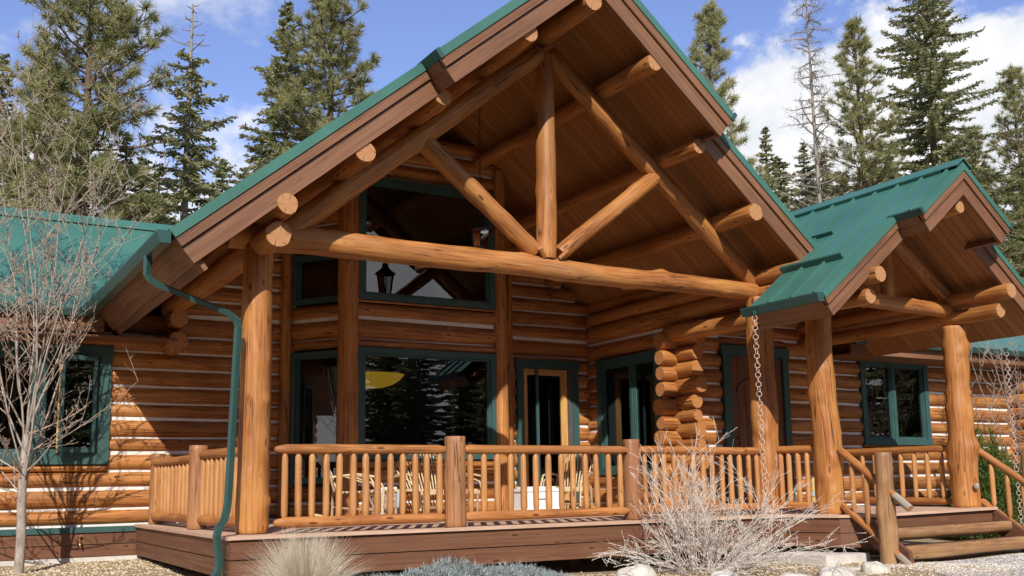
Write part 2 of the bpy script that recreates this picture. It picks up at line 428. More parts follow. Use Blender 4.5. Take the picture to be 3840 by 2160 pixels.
# front wall of the left wing, running in behind the porch to the bay
LWIN=(-1.55,2.40,.84,2.50)
log_wall('log_wall',(-9,WY),(1,0),13.95,(0,-1),CH,[(9+LWIN[0],9+LWIN[1],LWIN[2],LWIN[3])],
         clip=lambda z:((0 if z<3.0 else 9+3.1 if z<3.6 else 9+RX-(RZ-.34-z)/SL),13.95),label=None)
# right of the bay
DOOR=(9.06,10.34,0.0,2.64)
log_wall('log_wall',(8.85,WY),(1,0),1.75,(0,-1),CH,[(DOOR[0]-8.85,DOOR[1]-8.85,-1,DOOR[3])],
         clip=lambda z:(0,min(1.75,RX+(RZ-.34-z)/SL-8.85)))
# bay: a straight front with one slanted side at each end
BL,BR,BY=5.60,8.25,14.40; B0,B1=4.95,8.90
sl=Vector((BL-B0,BY-WY,0)); sL=sl.length; 
log_wall('bay_wall',(BL,BY),(1,0),BR-BL,(0,-1),CH,[(.12,BR-BL-.12,.87,2.56),(.12,BR-BL-.12,3.30,5.27)],rough=.03,
         clip=lambda z:((0,BR-BL) if z<5.1 else (max(0,RX-(RZ-.34-z)/SL-BL),min(BR-BL,RX+(RZ-.34-z)/SL-BL))))
log_wall('bay_wall',(B0,WY),(sl.x,sl.y),sL,(sl.y,-sl.x),CH,[(.10,sL-.12,.5,2.56),(.10,sL-.14,3.25,4.1)],rough=.03,
         clip=lambda z:((0 if z<4.5 else max(0,(RX-(RZ-.34-z)/SL-B0)*sL/sl.x)),sL))
log_wall('bay_wall',(BR,BY),(B1-BR,WY-BY),sL,(WY-BY,-(B1-BR)),CH,[(.12,sL-.10,.5,2.56),(.14,sL-.10,3.25,4.1)],rough=.03,
         clip=lambda z:(0,sL if z<4.5 else min(sL,(RX+(RZ-.34-z)/SL-BR)*sL/sl.x)))
# side wall of the entry wing and its front wall: they cross in notched corner ends
XW=10.58; Y2=12.85
PWIN=(13.30,15.06,.60,2.63)
log_wall('log_wall',(XW,WY+.2),(0,-1),WY+.2-Y2-.12,(-1,0),CHP,[(WY+.2-PWIN[1],WY+.2-PWIN[0],PWIN[2],PWIN[3])],ext=(0,.52))
EDOOR=(11.55,13.03,0,2.71); EWIN=(14.86,16.69,1.07,2.66)
log_wall('log_wall',(XW+.12,Y2),(1,0),19.3-XW-.12,(0,-1),CH2,[(EDOOR[0]-XW-.12,EDOOR[1]-XW-.12,-1,EDOOR[3]),(EWIN[0]-XW-.12,EWIN[1]-XW-.12,EWIN[2],EWIN[3])],ext=(.40,0),
         clip=lambda z:((0,19.3-XW-.12) if z<2.86 else (max(0,PX-(PZ-.30-z)/PSL-XW-.12),PX+(PZ-.30-z)/PSL-XW-.12)),extz=2.75)
log_wall('log_wall',(19.15,16.5),(0,-1),16.5-Y2-.12,(-1,0),CHP[:-4],ext=(0,.5))
log_wall('log_wall',(19.4,Y2+2.6),(1,0),4,(0,-1),CH2[:-5],ext=(0,0))
# upright logs at the corners of the bay
for x,y,r in ((B0-.03,WY-.02,.085),(BL-.01,BY+.02,.155),(BR-.02,BY+.03,.115),(B1,WY,.09)):
    mb=MB(); log(mb,(x,y,0.02),(x,y,min(soffit_z(x)-.02,9)),r*1.03,r*.97,seg=18,rough=.03,knots=6)
    H.part('corner_log',mb,[M['wall_log'],M['end']])

# --- windows
def window(name,o,d,out,u0,u1,z0,z1,tw=.115,mull=(),head=None,sill=True,frame=.05,jut=.02,glassin=.06,pieces=None,wood_in=False):
    o=Vector((*o,0)); d=Vector((*d,0)).normalized(); out=Vector((*out,0)).normalized()
    head=head or tw*1.05
    def B(mb,a,b,p,q,f0,f1,mat=0):
        P=[]
        for z in (p,q):
            for u,f in ((a,f1),(b,f1),(b,f0),(a,f0)):
                v=o+d*u+out*f; P.append((v.x,v.y,z))
        mb.hexa(P,d if (b-a)>(q-p) else (0,0,1),mat)
    mb=MB()
    B(mb,u0,u0+tw,z0+tw,z1-head,-.10,jut); B(mb,u1-tw,u1,z0+tw,z1-head,-.10,jut)
    B(mb,u0-.012,u1+.012,z1-head,z1,-.10,jut+.006); B(mb,u0-.008,u1+.008,z0,z0+tw,-.10,jut+.004)
    fr=H.part(name,mb,M['trim'])
    edges=[u0+tw]+list(mull)+[u1-tw]
    for i in range(len(edges)-1):
        a,b=edges[i],edges[i+1]; a+=.0 if i==0 else .03; b-=.0 if i==len(edges)-2 else .03
        p,q=z0+tw,z1-head; s=MB(); w=frame
        B(s,a,a+w,p,q,-.085,-.012); B(s,b-w,b,p,q,-.085,-.012); B(s,a+w,b-w,q-w,q,-.085,-.014); B(s,a+w,b-w,p,p+w,-.085,-.014)
        B(s,a+w,a+w+.018,p+w,q-w,-.07,-.03); B(s,b-w-.018,b-w,p+w,q-w,-.07,-.03)
        so=sub(fr,'sash',s,M['trim'])
        g=MB(); A=o+d*(a+w)-out*glassin; C=o+d*(b-w)-out*glassin
        g.poly([(A.x,A.y,p+w),(C.x,C.y,p+w),(C.x,C.y,q-w),(A.x,A.y,q-w)]); sub(fr,'pane',g,M['glass'])
    for u in mull:
        m_=MB(); B(m_,u-.03,u+.03,z0+tw,z1-head,-.09,.006); sub(fr,'mullion',m_,M['trim'])
    return fr
window('window',(BL,BY),(1,0),(0,-1),.14,BR-BL-.14,.87,2.56,tw=.085,frame=.032)
window('window',(BL,BY),(1,0),(0,-1),.14,BR-BL-.14,3.30,5.25,tw=.09,frame=.032)
for z0,z1 in ((.52,2.52),(3.27,4.05)):
    window('window',(B0,WY),(sl.x,sl.y),(sl.y,-sl.x),.10,sL-.13,z0,z1,tw=.07,frame=.03)
    window('window',(BR,BY),(B1-BR,WY-BY),(WY-BY,-(B1-BR)),.13,sL-.10,z0,z1,tw=.07,frame=.03)
window('window',(XW,WY),(0,-1),(-1,0),WY-PWIN[1],WY-PWIN[0],PWIN[2],PWIN[3],tw=.12,mull=[WY-14.07],frame=.04)
window('window',(0,Y2),(1,0),(0,-1),EWIN[0],EWIN[1],EWIN[2],EWIN[3],tw=.11,mull=[15.73],frame=.04)
lw=window('window',(0,WY),(1,0),(0,-1),LWIN[0],LWIN[1],LWIN[2],LWIN[3],tw=.15,mull=[-.3,.75,1.47],frame=.06)
# its right-hand casement stands open
mb=MB(); hx,hy=2.22,WY-.03; ca=math.radians(18); dx,dy=-math.cos(ca),-math.sin(ca)
def cb(mb,a,b,p,q,th=.045,mat=0):
    P=[]
    for z in (p,q):
        for u,f in ((a,0),(b,0),(b,th),(a,th)): P.append((hx+dx*u-dy*f*-1,hy+dy*u+dx*f*1,z))
    mb.hexa(P,(dx,dy,0) if b-a>q-p else (0,0,1),mat)
zlo,zhi=1.0,2.34
cb(mb,0,.06,zlo,zhi); cb(mb,.46,.52,zlo,zhi); cb(mb,.06,.46,zlo,zlo+.07); cb(mb,.06,.46,zhi-.06,zhi)
so=H.part('open_casement',mb,M['trim'])
g=MB(); g.poly([(hx+dx*.06,hy+dy*.06-.02,zlo+.07),(hx+dx*.46,hy+dy*.46-.02,zlo+.07),(hx+dx*.46,hy+dy*.46-.02,zhi-.06),(hx+dx*.06,hy+dy*.06-.02,zhi-.06)])
sub(so,'pane',g,M['glass'])
mb=MB(); mb.box((1.71,WY-.07,1.0),(1.745,WY-.045,2.35),(0,0,1)); H.part('casement_stop',mb,M['honey'])

# --- doors
mb=MB(); a,b,zt=DOOR[0],DOOR[1],DOOR[3]; f=WY-.02
mb.box((a,f-.02,.02),(a+.13,f+.1,zt-.15),(0,0,1)); mb.box((b-.13,f-.02,.02),(b,f+.1,zt-.15),(0,0,1)); mb.box((a-.03,f-.026,zt-.15),(b+.03,f+.1,zt))
d_=H.part('patio_door',mb,M['trim'])
mb=MB(); mb.box((b-.22,f+.0,.02),(b-.13,f+.09,zt-.15),(0,0,1)); sub(d_,'jamb',mb,M['trim_dark'])
mb=MB()
for x0,x1 in ((b-.36,b-.225),(a+.135,a+.22)): mb.box((x0,f+.02,.02),(x1,f+.07,zt-.16),(0,0,1))
mb.box((a+.22,f+.022,zt-.27),(b-.36,f+.068,zt-.16)); mb.box((a+.22,f+.022,.02),(b-.36,f+.068,.25))
sub(d_,'door_leaf',mb,M['honey'])
mb=MB(); mb.box((9.44,f-.012,.02),(9.50,f+.016,zt-.155),(0,0,1)); sub(d_,'screen_frame',mb,M['trim'])
mb=MB(); mb.poly([(a+.22,f+.045,.25),(b-.36,f+.045,.25),(b-.36,f+.045,zt-.27),(a+.22,f+.045,zt-.27)]); sub(d_,'pane',mb,M['glass'])
mb=MB(); mb.box((b-.185,f-.02,.98),(b-.165,f+.0,1.12),(0,0,1)); sub(d_,'handle',mb,M['black'])
a,b,zt=EDOOR[0],EDOOR[1],EDOOR[3]; f=Y2-.02
mb=MB(); mb.box((a,f-.02,.02),(a+.17,f+.1,zt-.17),(0,0,1)); mb.box((b-.13,f-.02,.02),(b,f+.1,zt-.17),(0,0,1)); mb.box((a-.03,f-.026,zt-.17),(b+.03,f+.1,zt))
d_=H.part('entry_door',mb,M['trim'])
mb=MB()
for i in range(7):
    w=(b-.13-a-.17)/7; x0=a+.17+w*i
    mb.box((x0+.004,f+.03,.03),(x0+w-.004,f+.08,zt-.175),(0,0,1))
sub(d_,'door_leaf',mb,M['door'])
mb=MB(); cx=(a+b)/2+.02; arc=[(cx+.46*math.cos(t),f+.02,1.92+.26*math.sin(t)) for t in [PI*i/14 for i in range(15)]]
mb.tube(arc,.012,6); sub(d_,'door_arch',mb,M['door'])
mb=MB(); mb.tube([(a+.27,f+.03,1.0),(a+.27,f-.03,1.02),(a+.27,f-.03,1.16),(a+.27,f+.03,1.18)],.011,6); sub(d_,'handle',mb,M['black'])

# --- base of the walls
mb=MB(); mb.box((-9,WY-.10,-.09),(2.86,WY+.1,-.015)); H.part('base_trim',mb,M['trim'])
mb=MB(); mb.box((-9,WY-.075,-.245),(2.9,WY+.05,-.092)); mb.box((-9,WY-.06,-.415),(2.9,WY+.05,-.255)); H.part('skirt_board',mb,M['skirt'])
mb=MB(); mb.box((-9,WY-.05,-1.),(10.6,WY+.3,-.418)); mb.box((10.6,Y2+.02,-1),(19.4,Y2+.3,-.42)); H.part('foundation',mb,M['concrete'])
mb=MB(); mb.box((13.7,Y2-.10,-.10),(19.2,Y2+.1,.0)); H.part('base_trim',mb,M['trim'])
mb=MB(); mb.box((13.7,Y2-.06,-.42),(19.2,Y2+.05,-.105)); H.part('skirt_board',mb,M['skirt'])
mb=MB(); mb.tube([(2.06,WY-.07,-.19),(2.06,WY-.15,-.19),(2.06,WY-.17,-.25)],[.014,.014,.012],8); mb.tube([(2.06,WY-.12,-.19),(2.06,WY-.12,-.135)],.008,6); mb.tube([(2.03,WY-.12,-.13),(2.09,WY-.12,-.13)],.012,6)
H.part('faucet',mb,M['brass'])

# --- dark rooms behind the glass
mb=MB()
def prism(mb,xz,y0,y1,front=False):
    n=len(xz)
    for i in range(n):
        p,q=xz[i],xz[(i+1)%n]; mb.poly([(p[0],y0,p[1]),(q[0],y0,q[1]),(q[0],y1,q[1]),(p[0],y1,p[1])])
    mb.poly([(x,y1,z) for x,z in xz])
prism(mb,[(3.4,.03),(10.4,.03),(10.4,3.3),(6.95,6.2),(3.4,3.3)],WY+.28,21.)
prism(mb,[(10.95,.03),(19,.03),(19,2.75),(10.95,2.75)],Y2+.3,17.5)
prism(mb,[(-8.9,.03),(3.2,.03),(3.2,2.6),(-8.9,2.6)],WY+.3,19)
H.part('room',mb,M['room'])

# --- main roof: outer parts of the gable end stand back, the middle projects (stepped rake)
c_=math.cos(TH); SE=(RX-2.04)/c_; SS=2.2/c_; YL,YU,YB=10.05,9.68,22.
SER=(10.95-RX)/c_
def roof(name,ridge,th,parts,yb,soff=.245,gran=None):
    """parts: (side, s0, s1, yfront)"""
    mb=MB()
    for side,s0,s1,yf,yb_ in parts: slope_box(mb,ridge,th,side,s0,s1,0,.022,yf,yb_)
    # rake trim
    for side,s0,s1,yf,yb_ in parts:
        slope_box(mb,ridge,th,side,s0,s1,.022,.102*SCL,yf-.012,yf+.05)
    ro=H.part(name,mb,M['metal'])
    f=MB()
    for side,s0,s1,yf,yb_ in parts:
        slope_box(f,ridge,th,side,s0,s1,.104*SCL,.205*SCL,yf+.004,yf+.05)
        s1b=s1
        slope_box(f,ridge,th,side,s0,s1b,.215*SCL,.405*SCL,yf+.035,yf+.08)
    sub(ro,'fascia_board',f,M['fascia'])
    s=MB(); ends=[max(p[2] for p in parts if p[0]==sd) for sd in (-1,1)]
    for side,s0,s1,yf,yb_ in parts:
        def sp(s_,y,t=soff*SCL):
            return slope_pt(ridge,th,side,(t*math.tan(th) if s_==0 else s_),t,y)
        s1e=s1-(.03 if side*0+s1 in ends else -.004); q=[(s0,yf+.05),(s1e,yf+.05),(s1e,yb_),(s0,yb_)]
        P=[sp(*w) for w in q]; s.poly(P if side<0 else P[::-1],0,[w for w in q] if side<0 else [w for w in q][::-1])
    sub(ro,'soffit',s,M['soffit'])
    return ro
SCL=1.0
# step end caps close the thickness where the middle runs further out
ro=roof('metal_roof',(RX,RZ),TH,[(-1,0,SS,YU,YB),(1,0,SS,YU,YB),(-1,SS,SE,YL,YB),(1,SS,SER,YL,YB)],YB)
for sd in (-1,1):
    e=MB(); slope_box(e,(RX,RZ),TH,sd,SS-.045,SS-.002,.106,.40,YU+.08,YL+.2); sub(ro,'step_board',e,M['fascia'])
    e=MB(); slope_box(e,(RX,RZ),TH,sd,SS-.05,SS+.006,-.012,.104,YU-.02,YL+.1); sub(ro,'step_flashing',e,M['metal_dark'])
mb=MB()
slope_box(mb,(RX,RZ),TH,-1,SE-.05,SE-.012,.10,.42,YL+.09,14.9,grain='y')
slope_box(mb,(RX,RZ),TH,-1,SE-.10,SE-.052,.12,.52,YL+.09,15.2,grain='y')
sub(ro,'eave_board',mb,M['fascia'])
def gutter(mb,p,q,w=.12,h=.11,side=(-1,0)):
    """open box gutter with a rolled lip; side = horizontal direction away from the roof edge"""
    p=Vector(p);q=Vector(q);o=Vector((*side,0)).normalized(); a=(q-p)
    prof=[(0,.0),(0,-h),(w*.75,-h),(w,-.02),(w,0),(w-.012,0),(w-.014,-.02),(w*.72,-h+.008),(.01,-h+.008),(.01,0)]
    ring=lambda P:[P+o*x+Vector((0,0,z)) for x,z in prof]
    mb.grid([ring(p),ring(q)],lambda i,j:(i,j*.05),0,False)
    for P in (p,q): mb.poly([P+o*x+Vector((0,0,z)) for x,z in prof[:5]])
mb=MB(); gutter(mb,(2.06,YL-.02,2.965),(2.06,14.8,2.965),.135,.125); sub(ro,'gutter',mb,M['metal_dark'])
# purlins, ridge log and plate logs carry the roof
def hlog(name,p,q,r,r1=None,kn=6,mat='log',wob=.01,rough=.05,step=.12,endm='end'):
    mb=MB(); log(mb,p,q,r,r1,seg=20,step=step,rough=rough,wob=wob,knots=kn); return H.part(name,mb,[M[mat],M[endm]])
hlog('ridge_log',(RX,9.74,6.37),(RX,15.3,6.37),.135,.13)
for dx_,dz,y0,r in ((.92,.62,9.76,.118),(1.89,1.48,10.1,.106),(2.85,2.27,10.1,.128),(3.72,2.98,10.08,.118)):
    for sd in (-1,1):
        x=RX+sd*dx_
        if dx_>3.5 and sd>0: x=RX+3.62
        hlog('purlin',(x,y0-(.03 if sd>0 else 0),6.37-dz),(x,15.4 if x<9.9 else 15.2,6.37-dz),r,r*.95)
hlog('plate_log',(3.2,10.28,3.12),(3.2,15.5,3.12),.145,.14)
hlog('plate_log',(10.62,10.5,3.16),(10.62,15.2,3.16),.135,.13)
# the truss
TY=10.95
hlog('tie_beam',(2.85,TY,3.235),(10.9,TY,3.20),.152,.128,kn=22,wob=.018,rough=.06,step=.08)
hlog('king_post',(6.95,TY,3.34),(6.98,TY,6.12),.137,.122,kn=9,wob=.014,rough=.05,step=.08)
hlog('strut',(6.78,TY,3.42),(5.18,TY,4.66),.112,.125,kn=8,wob=.012,step=.08)
hlog('strut',(7.14,TY,3.42),(8.80,TY,4.72),.108,.118,kn=8,wob=.014,step=.08)
hlog('rafter',(3.35,TY,3.20),(6.90,TY+.01,6.13),.135,.13,kn=8,wob=.012,step=.08)
hlog('rafter',(10.55,TY,3.33),(7.02,TY-.01,6.13),.125,.13,kn=12,wob=.022,rough=.07,step=.08)
for sx in (6.86,7.08): hlog('peg',(sx,TY-.1,3.34),(sx+.1*(1 if sx>7 else -1),TY-.15,3.44),.03,.03,kn=0)
def post(name,x,y,z0,z1,r0,r1,kn,wob,seed=None,mat='log',rough=.05,kk=.6):
    mb=MB(); log(mb,(x,y,z0),(x,y,z1),r0,r1,seg=28,step=.045,rough=rough,wob=wob,knots=kn,kk=kk,cham=.02,rng=random.Random(seed) if seed else None)
    return H.part(name,mb,[M[mat],M['end']])
post('porch_post',3.18,10.93,.006,3.12,.178,.158,12,.014,5)
post('porch_post',10.52,10.88,.006,3.1,.188,.170,26,.035,11,'log',.12,.85)
post('porch_post',10.74,9.94,.006,2.90,.192,.172,24,.03,23,'log',.08,.75)
post('porch_post',13.50,9.87,.03,2.72,.205,.172,26,.035,37,'log',.10,.8)
for zc_,r_ in ((2.90,.135),(2.56,.15)): hlog('log_end',(3.22,14.93,zc_),(3.22,15.6,zc_),r_,r_,mat='wall_log')
hlog('wall_beam',(10.55,10.75,2.78),(10.55,13,2.84),.13,.14)

# --- downspout from the left gutter to the ground
mb=MB()
DP=[(1.985,10.76,2.86),(1.985,10.76,2.66),(2.02,10.745,2.60),(2.10,10.73,2.555),(2.80,10.66,2.30),(2.88,10.65,2.23),(2.90,10.645,2.15),(2.815,10.56,.36),(2.80,10.54,.27),(2.75,10.44,.17),(2.67,10.33,.10),(2.645,10.30,.02),(2.67,10.29,-.22),(2.655,10.27,-.33),(2.57,10.22,-.42),(2.40,10.14,-.52)]
rows=[]
for i,p in enumerate(DP):
    p=Vector(p); t=(Vector(DP[min(i+1,len(DP)-1)])-Vector(DP[max(i-1,0)])).normalized()
    sx_=Vector((.86,.5,0)); sx_=(sx_-t*sx_.dot(t)).normalized(); sy_=t.cross(sx_)
    ring=[]
    for kx in range(20):
        a=2*PI*kx/20; cx_,cy_=math.cos(a),math.sin(a)
        q=max(abs(cx_)/.033,abs(cy_)/.025); rr=1/q*(1-.05*(kx%2))
        ring.append(p+sx_*cx_*rr+sy_*cy_*rr)
    rows.append(ring)
mb.grid(rows,lambda i,j:(i,j),0,False); H.part('downspout',mb,M['metal_dark'])

# --- roof of the left wing
mb=MB(); ey,ez=14.85,2.93; ry,rz=17.08,4.74; x0,x1=-10,4.6
xe=2.35
mb.hexa([(x0,ey,ez-.03),(xe,ey,ez-.03),(x1,ry,rz-.03),(x0,ry,rz-.03),(x0,ey,ez),(xe,ey,ez),(x1,ry,rz),(x0,ry,rz)],(0,1,.8))
mb.hexa([(x0,19.3,ez-.03),(x1,19.3,ez-.03),(x1,ry,rz-.03),(x0,ry,rz-.03),(x0,19.3,ez),(x1,19.3,ez),(x1,ry+.01,rz),(x0,ry+.01,rz)],(0,1,.8))
for i in range(30):
    x=x0+.41*i+.2
    if x<1.9: mb.hexa([(x-.012,ey,ez+.001),(x+.012,ey,ez+.001),(x+.012,ry,rz+.001),(x-.012,ry,rz+.001),(x-.007,ey,ez+.022),(x+.007,ey,ez+.022),(x+.007,ry,rz+.022),(x-.007,ry,rz+.022)],(0,1,.8))
ro=H.part('metal_roof',mb,M['metal'])
mb=MB(); mb.hexa([(x0,ry-.17,rz-.105),(x1,ry-.17,rz-.105),(x1,ry+.17,rz-.105),(x0,ry+.17,rz-.105),(x0,ry-.17,rz-.08),(x1,ry-.17,rz-.08),(x1,ry,rz+.06),(x0,ry,rz+.06)],(1,0,0)); sub(ro,'ridge_cap',mb,M['metal'])
mb=MB(); gutter(mb,(x0,ey-.005,ez-.005),(2.02,ey-.005,ez-.005),.11,.1,(0,-1)); sub(ro,'gutter',mb,M['metal_dark'])
mb=MB(); mb.box((x0,ey+.012,ez-.30),(2.2,ey+.05,ez-.04)); mb.box((x0,ey+.055,ez-.36),(3.2,WY+.1,ez-.33)); sub(ro,'eave_board',mb,M['fascia'])

# --- entry porch roof
SCL=.86; pc=math.cos(PTH); PE=(PX-9.70)/pc; PS=.97/pc
PL,PU,PB=8.90,8.48,14.2
YBK=10.22; PSM=(PX-10.93)/pc   # the low left part stops under the main rake
parts=[(-1,0,PS,PU,PB),(1,0,PS,PU,PB),(-1,PS,PSM,PL,PB),(-1,PSM,PE,PL,YBK),(1,PS,PE+.1,PL,PB)]
ro=roof('metal_roof',(PX,PZ),PTH,parts,PB)
for sd in (-1,1):
    e=MB(); slope_box(e,(PX,PZ),PTH,sd,PS-.04,PS-.002,.09,.34,PU+.08,PL+.2); sub(ro,'step_board',e,M['fascia'])
    e=MB(); slope_box(e,(PX,PZ),PTH,sd,PS-.045,PS+.006,-.012,.088,PU-.02,PL+.1); sub(ro,'step_flashing',e,M['metal_dark'])
mb=MB(); y=8.63
while y<14:
    for sd in (-1,1):
        s0=.14; s1=PE-.01 if PL+.1<y<YBK else (PSM if y>YBK else PS)
        slope_box(mb,(PX,PZ),PTH,sd,s0,s1,-.034,-.001,y-.013,y+.013)
    y+=.4
sub(ro,'standing_seam',mb,M['metal'])
mb=MB()
for sd in (-1,1): slope_box(mb,(PX,PZ),PTH,sd,0,.17,-.05,-.035,PU-.015,PB); slope_box(mb,(PX,PZ),PTH,sd,.16,.178,-.04,-.001,PU+.25,PB)
sub(ro,'ridge_cap',mb,M['metal'])
mb=MB(); sb=(PX-10.38)/pc
slope_box(mb,(PX,PZ),PTH,-1,sb-.008,sb+.008,-.085,-.004,9.12,10.22); slope_box(mb,(PX,PZ),PTH,-1,sb-.05,sb-.01,-.092,-.076,9.12,10.22)
sub(ro,'snow_guard',mb,M['metal']); mb=MB(); sb=(PX-11.1)/pc; slope_box(mb,(PX,PZ),PTH,-1,sb-.012,sb+.012,-.06,-.004,9.9,10.3)
sub(ro,'snow_guard',mb,M['metal'])
mb=MB(); slope_box(mb,(PX,PZ),PTH,-1,PE-.05,PE-.01,.08,.36,PL+.09,YBK,grain='y'); slope_box(mb,(PX,PZ),PTH,-1,PE-.35,PE-.055,.34,.37,PL+.09,10.4,grain='y'); sub(ro,'eave_board',mb,M['fascia'])
mb=MB(); gutter(mb,(9.72,PL-.01,2.775),(9.72,YBK+.05,2.775),.12,.11); sub(ro,'gutter',mb,M['metal_dark'])
hlog('ridge_log',(PX,8.58,4.10),(PX,12.9,4.10),.095,.1)
for sd in (-1,1):
    hlog('purlin',(PX+sd*1.37,8.84,3.10),(PX+sd*1.37,12.9,3.10),.113,.11)
    hlog('plate_log',(PX+sd*1.36,9.03,2.835),(PX+sd*1.36,12.9,2.835),.108,.105)
PTY=9.88
hlog('tie_beam',(10.6,PTY,3.03),(13.62,PTY,2.955),.125,.105,kn=8,wob=.012,step=.08)
hlog('king_post',(12.12,PTY,3.0),(12.12,PTY,4.02),.10,.095,kn=3)
hlog('rafter',(13.55,PTY,3.08),(12.14,PTY,4.06),.105,.1,kn=4)
hlog('rafter',(10.7,PTY,3.1),(12.08,PTY,4.06),.105,.1,kn=4)
# --- roof over the entry wing's right part (its eave shows beyond the porch)
mb=MB(); ey,ez=12.15,2.86
mb.hexa([(13.9,ey,ez-.03),(24,ey,ez-.03),(24,16.2,5.2),(13.9,16.2,5.2),(13.9,ey,ez),(24,ey,ez),(24,16.2,5.24),(13.9,16.2,5.24)],(0,1,.6))
ro=H.part('metal_roof',mb,M['metal'])
mb=MB(); gutter(mb,(13.9,ey-.005,ez),(24,ey-.005,ez),.11,.1,(0,-1)); sub(ro,'gutter',mb,M['metal_dark'])
mb=MB(); mb.box((13.9,ey+.02,ez-.26),(24,ey+.06,ez-.04)); mb.box((13.9,ey+.062,ez-.27),(24,Y2+.1,ez-.235)); sub(ro,'eave_board',mb,M['fascia'])

# ------------------------------------------------------------------ deck
D=Thing('porch_deck',(7,12,0),'brown board porch deck with two skirt boards, raised off the ground','deck')
outline=[(2.80,15.25),(2.80,10.38),(10.36,10.38),(10.62,9.68),(10.88,9.50),(13.62,9.50),(13.62,12.82)]
def tilt(x,z=0): return z+(.012*(x-10.9) if x>10.9 else 0)
mb=MB(); bw=.14; y=9.50
while y<15.3:
    y1=min(y+bw-.006,15.28)
    # board span at mid height of this row
    ym=(y+y1)/2
    if ym>10.38: segs=[(2.80,10.46 if ym>Y2 else 13.62)]
    else:
        xl=10.36+(10.62-10.36)*(10.38-ym)/(.70) if ym>9.68 else 10.62+.26*(9.68-ym)/.18
        segs=[(xl,13.62)]
    for a,b in segs:
        cuts=[a]
        while cuts[-1]+3.2<b: cuts.append(cuts[-1]+random.uniform(2.2,3.4))
        cuts.append(b)
        for p,q in zip(cuts,cuts[1:]):
            if q-p<.05: continue
            q2=q-(.004 if q<b else 0)
            mb.hexa([(p,y,tilt(p,-.03)),(q2,y,tilt(q2,-.03)),(q2,y1,tilt(q2,-.03)),(p,y1,tilt(p,-.03)),(p,y,tilt(p)),(q2,y,tilt(q2)),(q2,y1,tilt(q2)),(p,y1,tilt(p))],(1,0,0))
    y+=bw
D.part('deck_floor',mb,M['deck'])
def offset_line(pts,o):
    out=[]
    for i,p in enumerate(pts):
        p=Vector(p); ns=[]
        for j in (i-1,i):
            if 0<=j<len(pts)-1:
                d=(Vector(pts[j+1])-Vector(pts[j])).normalized(); ns.append(Vector((d.y,-d.x)))
        n=sum(ns,Vector((0,0))); n.normalize(); out.append(p-n*o/max(.5,n.dot(ns[0])))
    return out
def strip(mb,pts,o0,o1,z0,z1,til=True):
    A=offset_line(pts,o0); B=offset_line(pts,o1)
    for i in range(len(pts)-1):
        a,b,c,d=A[i],A[i+1],B[i+1],B[i]; t=tilt if til else (lambda x,z:z)
        P=[(q.x,q.y,t(q.x,z0)) for q in (a,b,c,d)]+[(q.x,q.y,t(q.x,z1)) for q in (a,b,c,d)]
        P=[P[k_] for k_ in (3,2,1,0,7,6,5,4)]
        mb.hexa(P,(b-a).to_3d())
face=[(2.80,15.25),(2.80,10.38),(10.36,10.38),(10.62,9.68),(10.97,9.43)]
mb=MB(); strip(mb,face,-.035,.10,-.032,.004); D.part('edge_board',mb,M['deck'])
mb=MB(); strip(mb,face,-.004,.03,-.225,-.036); D.part('skirt_board',mb,M['skirt'])
mb=MB(); strip(mb,face,.0,.026,-.415,-.237); D.part('skirt_board',mb,M['skirt'])
mb=MB()
for y in (11.2,12.6,14.):
    for x in (3.4,5.4,7.4,9.4): mb.box((x-.07,y-.07,-.75),(x+.07,y+.07,-.04),(0,0,1))
for y in (10.6,11.9,13.2,14.5): mb.box((3.0,y-.03,-.22),(10.3,y+.03,-.035))
D.part('joist',mb,M['skirt'])
mb=MB(); mb.hexa([(10.10,9.47,-.75),(10.93,9.47,-.75),(10.93,10.3,-.75),(10.10,10.3,-.75),(10.11,9.48,-.487),(10.91,9.48,-.487),(10.91,10.3,-.487),(10.11,10.3,-.487)],(1,0,0))
D.part('footing',mb,M['concrete'])
mb=MB(); log(mb,(10.72,10.16,-.49),(10.72,10.16,-.04),.18,.18,seg=20,rough=.06); D.part('footing_log',mb,[M['step_log'],M['end']])

# ------------------------------------------------------------------ steps
S=Thing('porch_steps',(12.2,9.1,-.6),'open wooden porch steps with half-log treads and plank stringers beside the gravel','steps')
for sx in (10.94,13.60):
    mb=MB(); pr=[(9.5,-.02),(8.86,-.45),(8.82,-.63),(9.06,-.63),(9.5,-.34)]
    for x,fl in ((sx-.035,1),(sx+.035,0)):
        P=[(x,y,tilt(x,z)) for y,z in pr]; mb.poly(P[::-1] if fl else P,0,[(y*1.0,z) for y,z in (pr[::-1] if fl else pr)])
    for i in range(5):
        a,b=pr[i],pr[(i+1)%5]; x0,x1=sx-.035,sx+.035
        mb.poly([(x0,a[0],tilt(x0,a[1])),(x0,b[0],tilt(x0,b[1])),(x1,b[0],tilt(x1,b[1])),(x1,a[0],tilt(x1,a[1]))],0,[(0,0),(.4,0),(.4,.07),(0,.07)])
    S.part('stringer',mb,M['skirt'])
